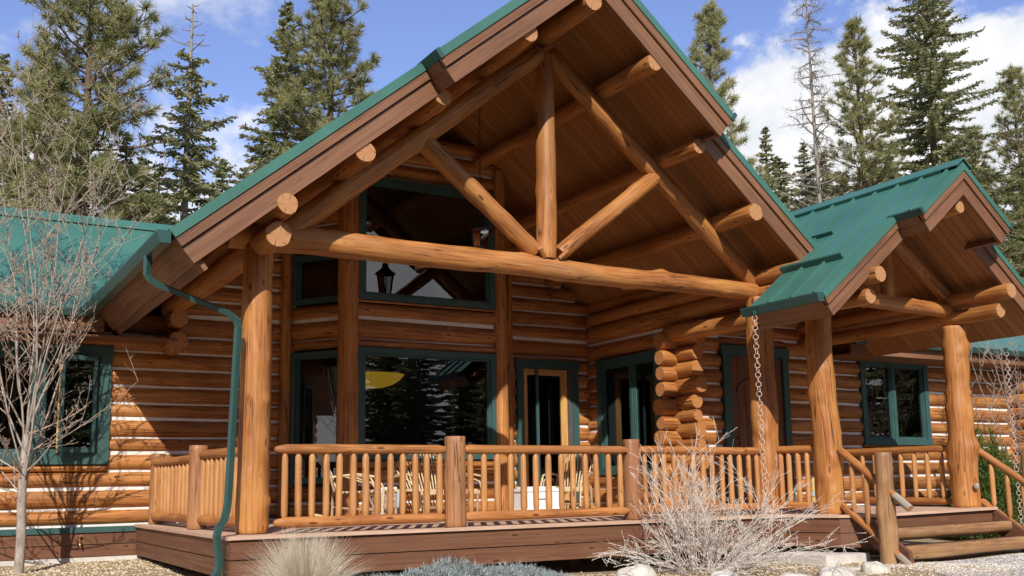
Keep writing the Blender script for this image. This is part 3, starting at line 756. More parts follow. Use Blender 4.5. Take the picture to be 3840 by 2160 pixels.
def tread(y,z,y2,r):
    """half log: rounded front, flat top"""
    mb=MB(); x0,x1=10.98,13.56; n=30; rows=[]; w=wav(random.Random(int(y*100)))
    prof=[(y2,0),(y+.012,0),(y,-.008),(y-.008,-.05),(y-.006,-.10),(y+(.028 if r>.09 else 0),-.14),(y+(.09 if r>.09 else .01),-.165),(y2,-.16)]
    us=[x0+(x1-x0)*i/(n-1) for i in range(n)]
    for x in us:
        rows.append([(x,py-(.012*w(x*1.2) if 0<i<6 else 0),tilt(x,z+pz*(1+.10*w(x+3)))+ (.006*w(x*.8+9))) for i,(py,pz) in enumerate(prof)])
    per=[0,.25,.27,.31,.36,.42,.49,.65,.8]
    mb.grid(rows,lambda i,j:(us[i],per[j]),0,True)
    mb.poly(rows[0][::-1],1); mb.poly(rows[-1],1)
    return S.part('tread',mb,[M['step_log'],M['end']])
tread(9.22,-.185,9.46,.1); tread(8.97,-.395,9.20,.05)
mb=MB(); mb.box((10.98,9.53,-.20),(13.58,9.56,-.036)); mb.box((10.9,9.44,-.034),(13.62,9.52,.0)); 
mb=MB(); 
for z0,z1,y0,y1,m_ in ((-.21,-.036,9.515,9.545,0),):
    mb.hexa([(10.98,y0,tilt(10.98,z0)),(13.57,y0,tilt(13.57,z0)),(13.57,y1,tilt(13.57,z0)),(10.98,y1,tilt(10.98,z0)),(10.98,y0,tilt(10.98,z1)),(13.57,y0,tilt(13.57,z1)),(13.57,y1,tilt(13.57,z1)),(10.98,y1,tilt(10.98,z1))],(1,0,0))
S.part('riser_board',mb,M['skirt'])
mb=MB(); mb.hexa([(x,y,tilt(x,z)) for z in (-.034,.004) for x,y in ((10.9,9.455),(13.62,9.455),(13.62,9.498),(10.9,9.498))],(1,0,0)); S.part('nosing',mb,M['deck'])

# ------------------------------------------------------------------ railings
RG='log railings round the porch'
def railing(label,p,q,n,posts=(),top=.93,bot=.115,inset=(.16,.16),rr=.055,name='porch_railing',zs=(0,0),gap0=None):
    """p,q: (x,y) of the end posts; balusters spaced between"""
    p=Vector((p[0],p[1],zs[0])); q=Vector((q[0],q[1],zs[1])); d=(q-p); L=d.length; d.normalize()
    T=Thing(name,tuple((p+q)/2),label,'railing',RG)
    up=Vector((0,0,1)); a=p+d*inset[0]; b=q-d*inset[1]
    for nm,z,r in (('top_rail',top-.048,rr),('bottom_rail',bot,rr*1.05)):
        mb=MB(); log(mb,a+up*z-d*.04,b+up*z+d*.04,r,r*.93,seg=14,step=.12,rough=.04,wob=.006,knots=4,cham=.05,point=.09,m_end=0)
        T.part(nm,mb,[M['rail_log'],M['end']])
    m=(b-a).length/n
    for i in range(n):
        u=(i+.5)*m+random.uniform(-.008,.008); c=a+d*u
        lean=random.uniform(-.008,.008)
        mb=MB(); log(mb,c+up*(bot+.02),c+up*(top-.075)+d*lean,.0385*random.uniform(.92,1.08),.037*random.uniform(.9,1.05),seg=10,step=.06,rough=.05,wob=.004,knots=2,cham=0,point=.065,m_end=0)
        T.part('baluster',mb,[M['baluster']])
    for (x,y,z0,z1,r) in posts:
        mb=MB(); log(mb,(x,y,z0),(x,y,z1),r,r*.95,seg=20,step=.06,rough=.03,knots=5,cham=.012)
        T.part('post',mb,[M['post_brown'],M['post_brown']])
    return T
railing('front log railing from the thick post by the downspout to the split newel post',(3.18,10.62),(5.41,10.62),13,[(5.41,10.58,.006,1.03,.125)],inset=(.17,.11))
railing('front log railing between the two round newel posts, in the middle of the porch',(5.41,10.62),(8.0,10.66),13,[(8.02,10.7,.006,1.02,.115)],inset=(.13,.11))
railing('front log railing behind the pale twiggy shrub, ending at the post with the rain chain',(8.02,10.7),(10.50,10.82),13,inset=(.12,.13))
railing('short log railing on the porch side by the steps, between the two lumpy posts',(10.56,10.86),(10.74,9.92),5,inset=(.12,.12),top=.94)
railing('log railing on the left side of the porch, running back to the house wall',(2.98,15.2),(3.02,12.75),11,[(3.03,15.12,.006,.98,.10),(3.02,12.72,.006,1.0,.115)],inset=(.14,.14),top=.90)
railing('log railing on the left side of the porch next to the green downspout',(3.02,12.72),(3.16,10.98),9,inset=(.14,.16),top=.93)
railing('log railing at the back of the entry porch, below the sunlit green window',(13.50,12.72),(13.50,9.95),10,inset=(.1,.17),top=.95)
def stair_rail(label,x,xn,newel):
    T=Thing('stair_railing',(x,9.3,0),label,'railing','log handrails of the steps')
    p=Vector((x+.02,9.72,.86)); q=Vector((xn,8.78,.20))
    d=(q-p).normalized()
    for nm,dz,ext,r in (('top_rail',0,.18,.052),('bottom_rail',-.74,.12,.048)):
        mb=MB(); a=p+Vector((0,0,dz)); b=q+d*ext+Vector((0,0,dz)); c=q+d*-.1+Vector((0,0,dz))
        log(mb,a,c,r,r*.95,seg=14,step=.1,rough=.04,knots=3,m_end=1,cham=.03); o=T.part(nm,mb,[M['rail_log'],M['end']])
        mb=MB(); log(mb,c+d*.001,b,r*.95,r*.95,seg=14,step=.1,rough=.04,cham=.02); sub(o,'weathered_end',mb,[M['gray_log'],M['end']])
    for i in range(3):
        t=.2+.24*i; c=p+(q-p)*t
        mb=MB(); log(mb,c+Vector((0,0,-.70)),c+Vector((0,0,-.05)),.035,.035,seg=10,step=.06,rough=.05,cham=0,point=.065,knots=2,m_end=0); T.part('baluster',mb,[M['baluster']])
    if newel:
        mb=MB(); nx,ny=newel; log(mb,(nx,ny,-.72),(nx,ny,.80),.118,.106,seg=24,step=.05,rough=.03,knots=9,cham=.012); T.part('newel_post',mb,[M['step_log'],M['gray_log']])
    return T
stair_rail('sloping log handrail left of the steps with a stout newel standing on the ground',10.72,10.72,(10.72,9.0))
stair_rail('sloping log handrail right of the steps, in front of the green juniper',13.62,13.72,(13.76,9.0))

# ------------------------------------------------------------------ rain chains
def rain_chain(label,x,y,z0,z1,x1=None,y1=None):
    T=Thing('rain_chain',(x,y,z0),label,'rain chain','rain chains hanging from the porch gutters')
    x1=x if x1 is None else x1; y1=y if y1 is None else y1
    mb=MB(); mb.tube([(x,y,z0+.05),(x,y,z0),(x,y,z0-.02)],[.035,.03,.012],10); T.part('outlet',mb,M['metal_dark'])
    mb=MB(); n=int((z0-z1)/.062)
    for i in range(n):
        t=i/n; z=z0-.05-(z0-z1)*t; cx,cy=x+(x1-x)*t,y+(y1-y)*t
        a=(.5 if i%2 else -.75)+random.uniform(-.25,.25); r=.034
        mb.tube([(cx+r*math.cos(q)*math.cos(a),cy+r*math.cos(q)*math.sin(a),z+r*math.sin(q)) for q in [2*PI*j/12 for j in range(13)]],.0046,5,cap=False)
    T.part('chain_links',mb,M['chain'])
rain_chain('rain chain of pale rings hanging from the entry roof gutter, beside the lumpy porch post',9.62,10.02,2.66,-.5,9.66,10.02)
rain_chain('rain chain at the far right edge, hanging in front of the log wall and juniper',15.4,10.3,2.5,-.5)

# ------------------------------------------------------------------ small things of the porch
def lantern(x,y,z,ztop):
    T=Thing('hanging_lantern',(x,y,z),'black glass lantern hanging on a long chain under the porch ridge','lantern')
    mb=MB(); n=int((ztop-z-.62)/.05)
    for i in range(n):
        a=(i%2)*PI/2; zz=z+.64+i*.05; r=.03
        mb.tube([(x+r*.6*math.cos(q)*math.cos(a),y+r*.6*math.cos(q)*math.sin(a),zz+r*math.sin(q)) for q in [2*PI*j/8 for j in range(9)]],.004,4,cap=False)
    T.part('chain',mb,M['black'])
    mb=MB(); prof=[(.012,.62),(.05,.58),(.06,.52),(.10,.47),(.17,.42),(.185,.40),(.17,.39)]
    mb.grid([[(x+r*math.cos(2*PI*j/12),y+r*math.sin(2*PI*j/12),z+h) for j in range(12)] for r,h in prof],lambda i,j:(i,j)); T.part('cap',mb,M['black'])
    mb=MB()
    for j in range(6):
        a=2*PI*j/6; mb.tube([(x+.155*math.cos(a),y+.155*math.sin(a),z+.40),(x+.105*math.cos(a),y+.105*math.sin(a),z+.03)],.009,5)
    for r,h in ((.155,.395),(.105,.03)): mb.tube([(x+r*math.cos(2*PI*j/6),y+r*math.sin(2*PI*j/6),z+h) for j in range(7)],.011,5)
    mb.tube([(x,y,z),(x,y,z+.03)],[.03,.105],8); T.part('frame',mb,M['black'])
    mb=MB(); mb.grid([[(x+r*math.cos(2*PI*j/6),y+r*math.sin(2*PI*j/6),z+h) for j in range(6)] for r,h in ((.148,.39),(.10,.035))],lambda i,j:(i,j),0,False); T.part('pane',mb,M['glass'])
    mb=MB(); mb.tube([(x,y,z+.03),(x,y,z+.17)],.016,8); T.part('candle',mb,M['white_plastic'])
lantern(6.95,12.72,3.72,6.2)
T=Thing('pendant_lamp',(7.05,17,2.2),'glowing amber bowl lamp seen through the big lower window','lamp')
mb=MB(); prof=[(.02,2.20),(.16,2.215),(.30,2.27),(.40,2.35),(.47,2.45),(.46,2.45),(.38,2.36),(.2,2.25)]
mb.grid([[(7.05+r*math.cos(2*PI*j/28)*1.25,17+r*math.sin(2*PI*j/28),h) for j in range(28)] for r,h in prof],lambda i,j:(i,j)); T.part('bowl',mb,M['lamp'])
mb=MB(); mb.tube([(7.05,17,2.45),(7.05,17,5.6)],.012,6); T.part('rod',mb,M['black'])
mb=MB(); bx,by,bz=13.44,9.645,.335; rows=[]
for i in range(9):
    a=PI*i/8; rows.append([(bx+.043*math.sin(a)*math.cos(2*PI*j/14),by+.043*math.sin(a)*math.sin(2*PI*j/14),bz+.05*math.cos(a)) for j in range(14)])
mb.grid(rows,lambda i,j:(i,j)); T=Thing('hanging_ball',(bx,by,bz),'small grey ball hanging low on the right-hand entry post','ornament'); T.part('ball',mb,M['ball'])
mb=MB(); mb.tube([(bx,by,bz+.05),(bx,by+.0,bz+.09),(bx,by+.02,bz+.12)],.006,5); T.part('hook',mb,M['black'])

def twig_chair(name,label,x,y,rot,w=.58,seat='twig_light',group=None,rock=True,tall=1.02):
    T=Thing(name,(x,y,0),label,'chair',group); c,s=math.cos(rot),math.sin(rot)
    def P(a,b,h): return (x+a*c-b*s,y+a*s+b*c,h)     # a: across, b: back (+) / front (-)
    h=w/2; r=random.Random(int(x*100))
    mb=MB()
    n=int(w/.062)
    for i in range(n+1):
        a=-h+.05+(w-.1)*i/n; k_=1-(abs(a)/h)**2*.25
        mb.tube([P(a*.85,.24,.40),P(a,.33,.66),P(a*1.05,.46,tall*k_)],[.013,.012,.010],6)
    T.part('back_slats',mb,M['twig_light'])
    mb=MB(); ar=[P(h*1.15*math.cos(t),.30+.16*math.sin(t),.42+(tall-.40)*math.sin(t)) for t in [PI*i/14 for i in range(15)]]
    mb.tube(ar,.017,7)
    mb.tube([P(-h,.34,.64),P(0,.36,.66),P(h,.34,.64)],.012,6); T.part('back_frame',mb,M['twig_brown'])
    mb=MB()
    for i in range(9):
        b=-.26+.055*i; mb.tube([P(-h,b,.40+.005*r.random()),P(h,b,.40)],.014,6)
    mb.bar(P(-h-.02,-.28,.37),P(h+.02,-.28,.37),.04,.05); T.part('seat',mb,M['twig_light'])
    for sd in (-1,1):
        mb=MB(); mb.tube([P(sd*h*1.08,-.34,.12),P(sd*h*1.15,-.36,.45),P(sd*h*1.15,-.27,.60),P(sd*h*1.12,.0,.64),P(sd*h*1.05,.36,.60)],.017,7)
        mb.tube([P(sd*h*1.1,-.33,.30),P(sd*h*1.2,-.2,.52),P(sd*h*1.12,.1,.62)],.012,6); T.part('arm',mb,M['twig_light'])
        mb=MB(); mb.tube([P(sd*h,-.26,.06),P(sd*h,-.28,.40)],.02,7); mb.tube([P(sd*h,.26,.06),P(sd*h*.98,.25,.42)],.02,7)
        mb.tube([P(sd*h,-.26,.16),P(sd*h,.26,.2)],.013,6); T.part('leg',mb,M['twig_brown'])
        if rock:
            mb=MB(); mb.tube([P(sd*h,-.42,.09),P(sd*h,-.15,.03),P(sd*h,.15,.03),P(sd*h,.5,.10)],.02,7); T.part('rocker',mb,M['twig_light'])
    mb=MB(); mb.tube([P(-h,-.26,.15),P(h,-.26,.15)],.013,6); mb.tube([P(-h,.1,.17),P(h,.1,.17)],.013,6); T.part('stretcher',mb,M['twig_brown'])
twig_chair('rocking_chair','bent-twig rocking chair facing right at the left end of the porch',5.25,13.3,PI*.42)
twig_chair('twig_loveseat','wide bent-twig loveseat with pale slatted back under the big window',6.75,13.75,PI*.06,w=1.05,rock=False,tall=.98)
twig_chair('rocking_chair','bent-twig rocking chair by the patio door, facing left',9.15,13.9,-PI*.3)
T=Thing('side_table',(6.0,13.2,0),'low pale wood side table between the rocking chair and the loveseat','table')
mb=MB(); 
for i in range(5): mb.box((5.72+.1*i,12.98,.40),(5.81+.1*i,13.42,.43),(0,1,0))
T.part('table_top',mb,M['twig_light'])
for a,b in ((5.75,13.02),(6.18,13.02),(5.75,13.38),(6.18,13.38)):
    mb=MB(); mb.tube([(a,b,0),(a,b,.40)],.02,7); T.part('leg',mb,M['twig_brown'])
def cooler(x,y,w,d,h,label,lid,body):
    T=Thing('storage_box',(x,y,0),label,'box')
    mb=MB(); mb.hexa([(x-w*.47,y-d*.46,0.012),(x+w*.47,y-d*.46,.012),(x+w*.47,y+d*.46,.012),(x-w*.47,y+d*.46,.012),(x-w/2,y-d/2,h*.82),(x+w/2,y-d/2,h*.82),(x+w/2,y+d/2,h*.82),(x-w/2,y+d/2,h*.82)],(1,0,0)); T.part('body',mb,body)
    mb=MB(); mb.box((x-w*.53,y-d*.53,h*.83),(x+w*.53,y+d*.53,h*.93)); mb.box((x-w*.4,y-d*.4,h*.93),(x+w*.4,y+d*.4,h)); T.part('lid',mb,lid)
    mb=MB(); mb.bar((x-w*.2,y-d*.5-.012,h*.62),(x+w*.2,y-d*.5-.012,h*.62),.025,.03); T.part('handle',mb,lid)
cooler(5.98,13.9,.30,.3,.46,'pale blue and white box on the porch floor left of the loveseat',M['white_plastic'],M['blue_plastic'])
cooler(8.35,13.6,.62,.42,.43,'large white box on the porch floor, right of the loveseat',M['white_plastic'],M['white_plastic'])
T=Thing('seed_sack',(12.95,12.2,0),'yellow sack with a blue band standing behind the entry railing','sack'); mb=MB(); rows=[]
for i,(zz,sx_) in enumerate(((.02,.9),(.06,1),(.2,1.04),(.36,1.0),(.46,.9),(.5,.75))): rows.append([(12.95+.17*sx_*math.cos(a)*(1+.06*math.sin(3*a+zz*9)),12.2+.11*sx_*math.sin(a),zz) for a in [2*PI*j/18 for j in range(18)]])
mb.grid(rows,lambda i,j:(i,j)); mb.poly(rows[-1]); T.part('sack',mb,M['yellow'])
mb=MB(); mb.grid([[(12.95+.182*math.cos(a),12.2+.122*math.sin(a),zz) for a in [2*PI*j/18 for j in range(18)]] for zz in (.2,.27)],lambda i,j:(i,j)); T.part('band',mb,M['blue_plastic'])

# ------------------------------------------------------------------ vegetation
def tri_mesh(name,Vt,rnd,mat,parent=None,quads=False):
    """Vt: (n,3,3) or (n,4,3) array; rnd: n random values stored in the UV"""
    n,kk=Vt.shape[0],Vt.shape[1]; me=bpy.data.meshes.new(name)
    me.vertices.add(n*kk); me.vertices.foreach_set('co',Vt.astype(np.float32).ravel())
    me.loops.add(n*kk); me.loops.foreach_set('vertex_index',np.arange(n*kk,dtype=np.int32))
    me.polygons.add(n); me.polygons.foreach_set('loop_start',np.arange(0,n*kk,kk,dtype=np.int32)); me.polygons.foreach_set('loop_total',np.full(n,kk,dtype=np.int32))
    me.update(calc_edges=True); ul=me.uv_layers.new(name='UVMap')
    uv=np.zeros((n,kk,2),dtype=np.float32); uv[:,:,0]=np.clip(np.asarray(rnd),0,1)[:,None]; ul.data.foreach_set('uv',uv.ravel())
    me.materials.append(mat); me.validate(); o=bpy.data.objects.new(name,me); COL.objects.link(o)
    if parent: o.parent=parent
    return o
def unit(a): return a/np.maximum(np.linalg.norm(a,axis=-1,keepdims=True),1e-9)
def blades(base,dirs,length,width,rs,rnd_dir=None):
    """thin triangles from base along dirs"""
    side=unit(np.cross(dirs,rs.normal(size=dirs.shape))); w=np.asarray(width).reshape(-1,1); L=np.asarray(length).reshape(-1,1)
    return np.stack([base-side*w/2,base+side*w/2,base+dirs*L],axis=1)
def leafquads(base,dirs,length,width,rs):
    side=unit(np.cross(dirs,rs.normal(size=dirs.shape))); w=np.asarray(width).reshape(-1,1)/2; L=np.asarray(length).reshape(-1,1)
    return np.stack([base,base+dirs*L*.45-side*w,base+dirs*L,base+dirs*L*.5+side*w],axis=1)

def conifer(name,label,x,y,H_,R,kind,seed,group,clear=.12,dead=0.,lean=0.,dens=1.,mat=None,bare_trunk=False,base=-.55,bend=.0,trunkmat='bark',tr=None):
    rs=np.random.RandomState(seed); rd=random.Random(seed)
    root=empty(name,(x,y,base),label,'tree',group)
    tr=tr or H_*.011+.05; tm=MB(); n=16; wx,wy=wav(rd,3,.2,.7),wav(rd,3,.2,.7)
    def tp(t): return Vector((lean*t*H_+wx(t*3)*.12*H_*.05+bend*t*t*H_,wy(t*3)*.1*H_*.05,t*H_))
    tm.tube([tp(i/n) for i in range(n+1)],[tr*(1-.93*i/n)+.008 for i in range(n+1)],8)
    F=[];FR=[]
    if kind=='fir':
        nb=int(165*dens*H_/14); lob=[wav(rd,3,.5,2.2) for _ in range(2)]
        for i in range(nb):
            t=clear+(1-clear)*(i+rd.random())/nb; az=i*2.399+rd.uniform(-.4,.4); b=tp(t)
            prof=min(1,(1-t)/.52)**.8
            L=R*prof*rd.uniform(.45,1.12)*(1+.42*lob[0](az*.55+t*5)+.25*lob[1](t*9))+.12
            up=.35*t-.12+rd.uniform(-.12,.12)
            d=Vector((math.cos(az),math.sin(az),up)).normalized()
            m=max(3,int(L/.16)); path=[]
            for k_ in range(m+1):
                q=k_/m; path.append(b+d*L*q+Vector((0,0,-.22*L*q*q+.16*L*q**4)))
            isdead=t>1-dead
            tm.tube(path[::max(1,m//4)] if m>4 else path,[.018*(1-.8*k_/len(path))+.004 for k_ in range(len(path[::max(1,m//4)] if m>4 else path))],4,cap=False)
            if isdead:
                for k_ in range(2,m,1):
                    e=path[k_]; dd=Vector((rd.uniform(-1,1),rd.uniform(-1,1),rd.uniform(-.6,.3))).normalized()*rd.uniform(.1,.3); tm.tube([e,e+dd],[.006,.003],3,cap=False)
                continue
            rb=rd.uniform(-.22,.22)
            for k_ in range(1,m+1):
                q=k_/m
                if q<.12: continue
                ns=int(10*dens)+1; pb=path[k_]; ax=(path[k_]-path[k_-1]).normalized(); sd=ax.cross(Vector((0,0,1))).normalized()
                for s in range(ns):
                    sg=rd.choice((-1,1)); l=(.42-.24*q)*rd.uniform(.5,1.15)*min(1,L*.9+.3)
                    dr=(ax*rd.uniform(.2,.9)+sd*sg*rd.uniform(.3,1)+Vector((0,0,rd.uniform(-.42,.12)))).normalized()
                    p0=pb-ax*rd.random()*.16
                    # a spray: three short leafy clumps along the twig
                    for e in (.0,.38,.72):
                        F.append((p0+dr*l*e,(dr+Vector((rd.uniform(-.5,.5),rd.uniform(-.5,.5),rd.uniform(-.4,.3)))*.8).normalized(),l*rd.uniform(.42,.68),rd.uniform(.055,.10))); FR.append(.42+rb+rd.uniform(-.25,.25)+.18*q)
        if F:
            A=np.array([tuple(f[0]) for f in F]);B=np.array([tuple(f[1]) for f in F])
            tri_mesh('crown',leafquads(A,B,[f[2] for f in F],[f[3] for f in F],rs),FR,mat or M['fir'],root)
    elif kind=='pine':
        nb=int(84*dens*H_/14)
        tufts=[]
        for i in range(nb):
            t=clear+(1-clear)*((i+rd.random())/nb)**.9; az=i*2.399+rd.uniform(-.6,.6); b=tp(t)
            u=(t-clear)/(1-clear); prof=(math.sin(PI*min(1,(.22+.78*u)))**.7 if u<.62 else math.sin(PI*(.22+.78*.62))**.7*(1-(u-.62)/.38)**.75)
            L=R*prof*rd.uniform(.55,1.1)+.25
            d=Vector((math.cos(az),math.sin(az),rd.uniform(-.15,.35)+.75*u*u)).normalized(); m=max(3,int(L/.3)); path=[]
            for k_ in range(m+1):
                q=k_/m; path.append(b+d*L*q+Vector((rd.uniform(-.05,.05),rd.uniform(-.05,.05),-.10*L*q+.22*L*q*q)))
            tm.tube(path,[.030*(1-.75*k_/m)*min(1,.5+L/3)+.006 for k_ in range(m+1)],5,cap=False)
            tufts.append((path[-1],(path[-1]-path[-2]).normalized()))
            for k_ in range(max(1,int(m*.25)),m):
                for s in range(rd.choice((2,3,3))):
                    q=k_/m; sl_=rd.uniform(.3,.85)*min(1,.45+L*.28)*(1.1-q*.5)
                    dr=(d*rd.uniform(.2,1)+Vector((rd.uniform(-1,1),rd.uniform(-1,1),rd.uniform(-.2,.7)))).normalized()
                    e=path[k_]+dr*sl_+Vector((0,0,.12*sl_))
                    tm.tube([path[k_],path[k_]+dr*sl_*.55,e],[.012,.009,.006],4,cap=False); tufts.append((e,dr))
                    if rd.random()<.65:
                        d2=(dr+Vector((rd.uniform(-1,1),rd.uniform(-1,1),rd.uniform(-.2,.6)))).normalized(); e2=path[k_]+dr*sl_*.5+d2*sl_*.55; tm.tube([path[k_]+dr*sl_*.5,e2],[.008,.005],3,cap=False); tufts.append((e2,d2))
        nn=32; T_=np.array([tuple(t[0]) for t in tufts]);Dd=np.array([tuple(t[1]) for t in tufts]); K=len(T_)
        sz=rs.uniform(.75,1.25,K)
        A=np.repeat(T_,nn,0); dd=unit(np.repeat(Dd,nn,0)*.75+rs.normal(size=(K*nn,3))*.8); A=A-np.repeat(Dd,nn,0)*rs.uniform(0,.16,(K*nn,1))
        tri=blades(A,dd,rs.uniform(.18,.32,K*nn)*np.repeat(sz,nn),.024,rs); rr=np.repeat(rs.uniform(.2,.85,K),nn)+rs.uniform(-.2,.2,K*nn)
        tri_mesh('crown',tri,rr,mat or M['pine'],root)
    elif kind=='dead':
        nb=int(85*dens)
        for i in range(nb):
            t=clear+(1-clear)*(i+rd.random())/nb; az=i*2.399+rd.uniform(-.5,.5); b=tp(t)
            L=R*((1-t)**.5*.9+.12)*rd.uniform(.3,1.1)
            d=Vector((math.cos(az),math.sin(az),rd.uniform(-.25,.55))).normalized(); m=6; path=[b]
            cur=rd.uniform(-.5,.5)
            for k_ in range(1,m+1):
                d=(d+Vector((rd.uniform(-.14,.14),rd.uniform(-.14,.14),cur*.12+rd.uniform(-.12,.12)))).normalized(); path.append(path[-1]+d*L/m)
            tm.tube(path,[.024*(1-.8*k_/m)+.005 for k_ in range(m+1)],4,cap=False)
            for k_ in range(1,m+1):
                for s in range(3):
                    dr=(d+Vector((rd.uniform(-1,1),rd.uniform(-1,1),rd.uniform(-.9,.6)))).normalized(); l=rd.uniform(.08,.38)
                    e=path[k_]+dr*l; tm.tube([path[k_],e],[.008,.004],3,cap=False)
                    if rd.random()<.6: tm.tube([e,e+Vector((rd.uniform(-.1,.1),rd.uniform(-.1,.1),rd.uniform(-.18,.02)))],[.010,.004],3,cap=False)
    tm.build('trunk',M[trunkmat],root)
    return root

GT='conifers growing behind the house'
HCAM=.485
F_,CY_=3844.85,1237.1
yaw,pit,rol=[math.radians(a) for a in (30.3578,8.5110,-.9262)]
def cam_axes():
    f=np.array([math.sin(yaw)*math.cos(pit),math.cos(yaw)*math.cos(pit),math.sin(pit)])
    r=np.array([math.cos(yaw),-math.sin(yaw),0]); u=np.cross(r,f); c,s=math.cos(rol),math.sin(rol)
    return c*r+s*u,-s*r+c*u,f
AR,AU,AF=cam_axes()
def at(px,py,Y):
    """point on the plane y=Y seen at pixel (px,py) of a 2576-wide view of the photo (used once, to survey tree positions)"""
    d=AR*((px*1.4907-1920)/F_)-AU*((py*1.4907-CY_)/F_)+AF
    return d[0]*Y/d[1], HCAM+d[2]*Y/d[1]
def tree_at(name,label,px,ptop,Y,hw,kind,seed,**kw):
    x,zt=at(px,ptop,Y); dist=math.hypot(x,Y)
    R=hw*1.4907/F_*dist*(1.5 if kind=='fir' else 1.22 if kind=='pine' else 1)
    return conifer(name,label,x,Y,zt+.55,R,kind,seed,GT,**kw)
tree_at('spruce_tree','narrow spruce at the far left edge, behind the young bare tree',8,135,33,75,'fir',3,clear=.05)
tree_at('ponderosa_pine','tall bushy pine with long needle tufts, tallest tree over the left wing',235,-190,27,150,'pine',5,clear=.36,dens=1.05,bend=.006)
tree_at('ponderosa_pine','shorter bushy pine under the tall pine, left of the thin fir',105,190,30,85,'pine',9,clear=.2,dens=1.1)
tree_at('fir_tree','small fir rising beside the tall left pine',318,335,30,62,'fir',11,clear=.05)
tree_at('fir_tree','thin fir with a dead bare tip and pale trunk, left of the big gable',478,10,29,98,'fir',13,clear=.1,dead=.10,trunkmat='bark_pale',dens=.85,lean=.004)
tree_at('fir_tree','fir with drooping sprays just left of the tuft-needled pine by the gable',722,5,31,130,'fir',17,clear=.12)
tree_at('ponderosa_pine','pine with long tufts rising right behind the left slope of the gable',835,-130,29,112,'pine',19,clear=.3,dens=1.25)
tree_at('ponderosa_pine','pale slender pine just right of the gable, yellow-green',1775,28,27,92,'pine',23,clear=.2,dens=1.15,mat=M['pine_light'],bend=.012)
tree_at('fir_tree','small fir low behind the right slope of the gable',1925,320,32,62,'fir',29,clear=.03)
tree_at('fir_tree','little dark fir at the foot of the dead tree',2020,360,34,60,'fir',31,clear=.03)
tree_at('dead_tree','leafless dead conifer with a grey trunk and crooked bare branches',2030,-60,25,150,'dead',37,dens=1.5,clear=.30,lean=-.006,trunkmat='bark_pale',tr=.15)
tree_at('ponderosa_pine','slim dark pine with open branches, right of the dead tree',2150,70,28,98,'pine',41,clear=.22,dens=.95)
tree_at('fir_tree','tall full fir rising behind the ridge of the entry porch',2310,-130,29,165,'fir',43,clear=.2,dens=.95)
tree_at('ponderosa_pine','short pine right of the entry porch ridge',2440,330,31,80,'pine',47,clear=.1)
tree_at('ponderosa_pine','pine at the right edge above the entry porch roof',2545,185,29,95,'pine',53,clear=.12,dens=1.2)
tree_at('fir_tree','young fir low between the two right-hand pines',2490,480,27,60,'fir',59,clear=.03)
# lower trees filling the gaps behind the roofs (each its own tree)
fill=[(60,380,38,95,'dark fir low behind the left wing roof, at the left edge'),(185,430,36,95,'dark fir low behind the left wing, under the tall pine'),(290,470,38,90,'broad fir low behind the end of the left wing'),(400,420,37,75,'fir between the tall pine and the dead-topped fir'),(560,400,39,70,'fir low in the gap left of the gable roof'),
      (660,330,38,80,'fir low behind the drooping fir at the gable'),(1870,420,37,55,'fir showing over the right gable slope near the pale pine'),(2110,430,36,60,'fir low between the dead tree and the slim pine'),(2240,400,37,75,'fir low left of the tall full fir'),(2390,430,38,70,'fir low right of the tall full fir'),(2560,420,37,70,'fir low at the right edge of the photo'),
      (1960,400,40,90,'wide fir far behind, left of the dead tree'),(2065,390,41,95,'wide fir far behind the dead tree'),(2190,405,40,95,'wide fir far behind, between the slim pine and the full fir'),(2300,420,42,100,'wide fir far behind the tall full fir'),(2450,400,41,95,'wide fir far behind the two right-hand pines'),(30,300,42,110,'wide fir far behind at the left edge'),(360,400,42,110,'wide fir far behind the dead-topped fir'),(620,420,42,90,'wide fir far behind, by the left gable slope')]
protos=[]
for i,(px,pt,Y,hw,lb) in enumerate(fill):
    if i<3: protos.append((tree_at('fir_tree',lb,px,pt,Y,hw,'fir',71+i,clear=.02,dens=1.1),at(px,pt,Y)[1]+.55)); continue
    src,h0=protos[i%3]; x,zt=at(px,pt,Y); o=copy_tree(src); o.location=(x,Y,-.55); o['label']=lb
    k_=(zt+.55)/h0; o.scale=(k_*(1.25 if Y>=40 else 1),k_*(1.25 if Y>=40 else 1),k_); o.rotation_euler=(0,0,i*1.3)
# trees across the drive, behind the camera: windows mirror them, dense rows block sky light
rb=random.Random(4); k=0; spots=[]
for yy,n,dx_,h0_,h1_ in ((-19,24,3.0,13,18),(-23.5,24,3.1,16,21),(-29,20,4.0,18,23)):
    for i in range(n): spots.append((-42+dx_*i+rb.uniform(-1.2,1.2),yy+rb.uniform(-2,2),rb.uniform(h0_,h1_)))
for i in range(11): spots.append((-19-rb.uniform(0,9),-16+2.3*i,rb.uniform(12,18)))
spots=[(x,y,h if x<13 else h*.6) for x,y,h in spots]
for i in range(14): spots.append((30+rb.uniform(0,9),-18+2.6*i,rb.uniform(12,18)))
for x,y,h in spots:
    src,h0=protos[k%3]; k+=1; o=copy_tree(src); o.location=(x,y,-.8); q=h/h0; o.scale=(q*1.25,q*1.25,q); o.rotation_euler=(0,0,rb.uniform(0,6))
    o['label']='fir standing round the yard, mirrored in the windows'; o['group']='firs round the yard'

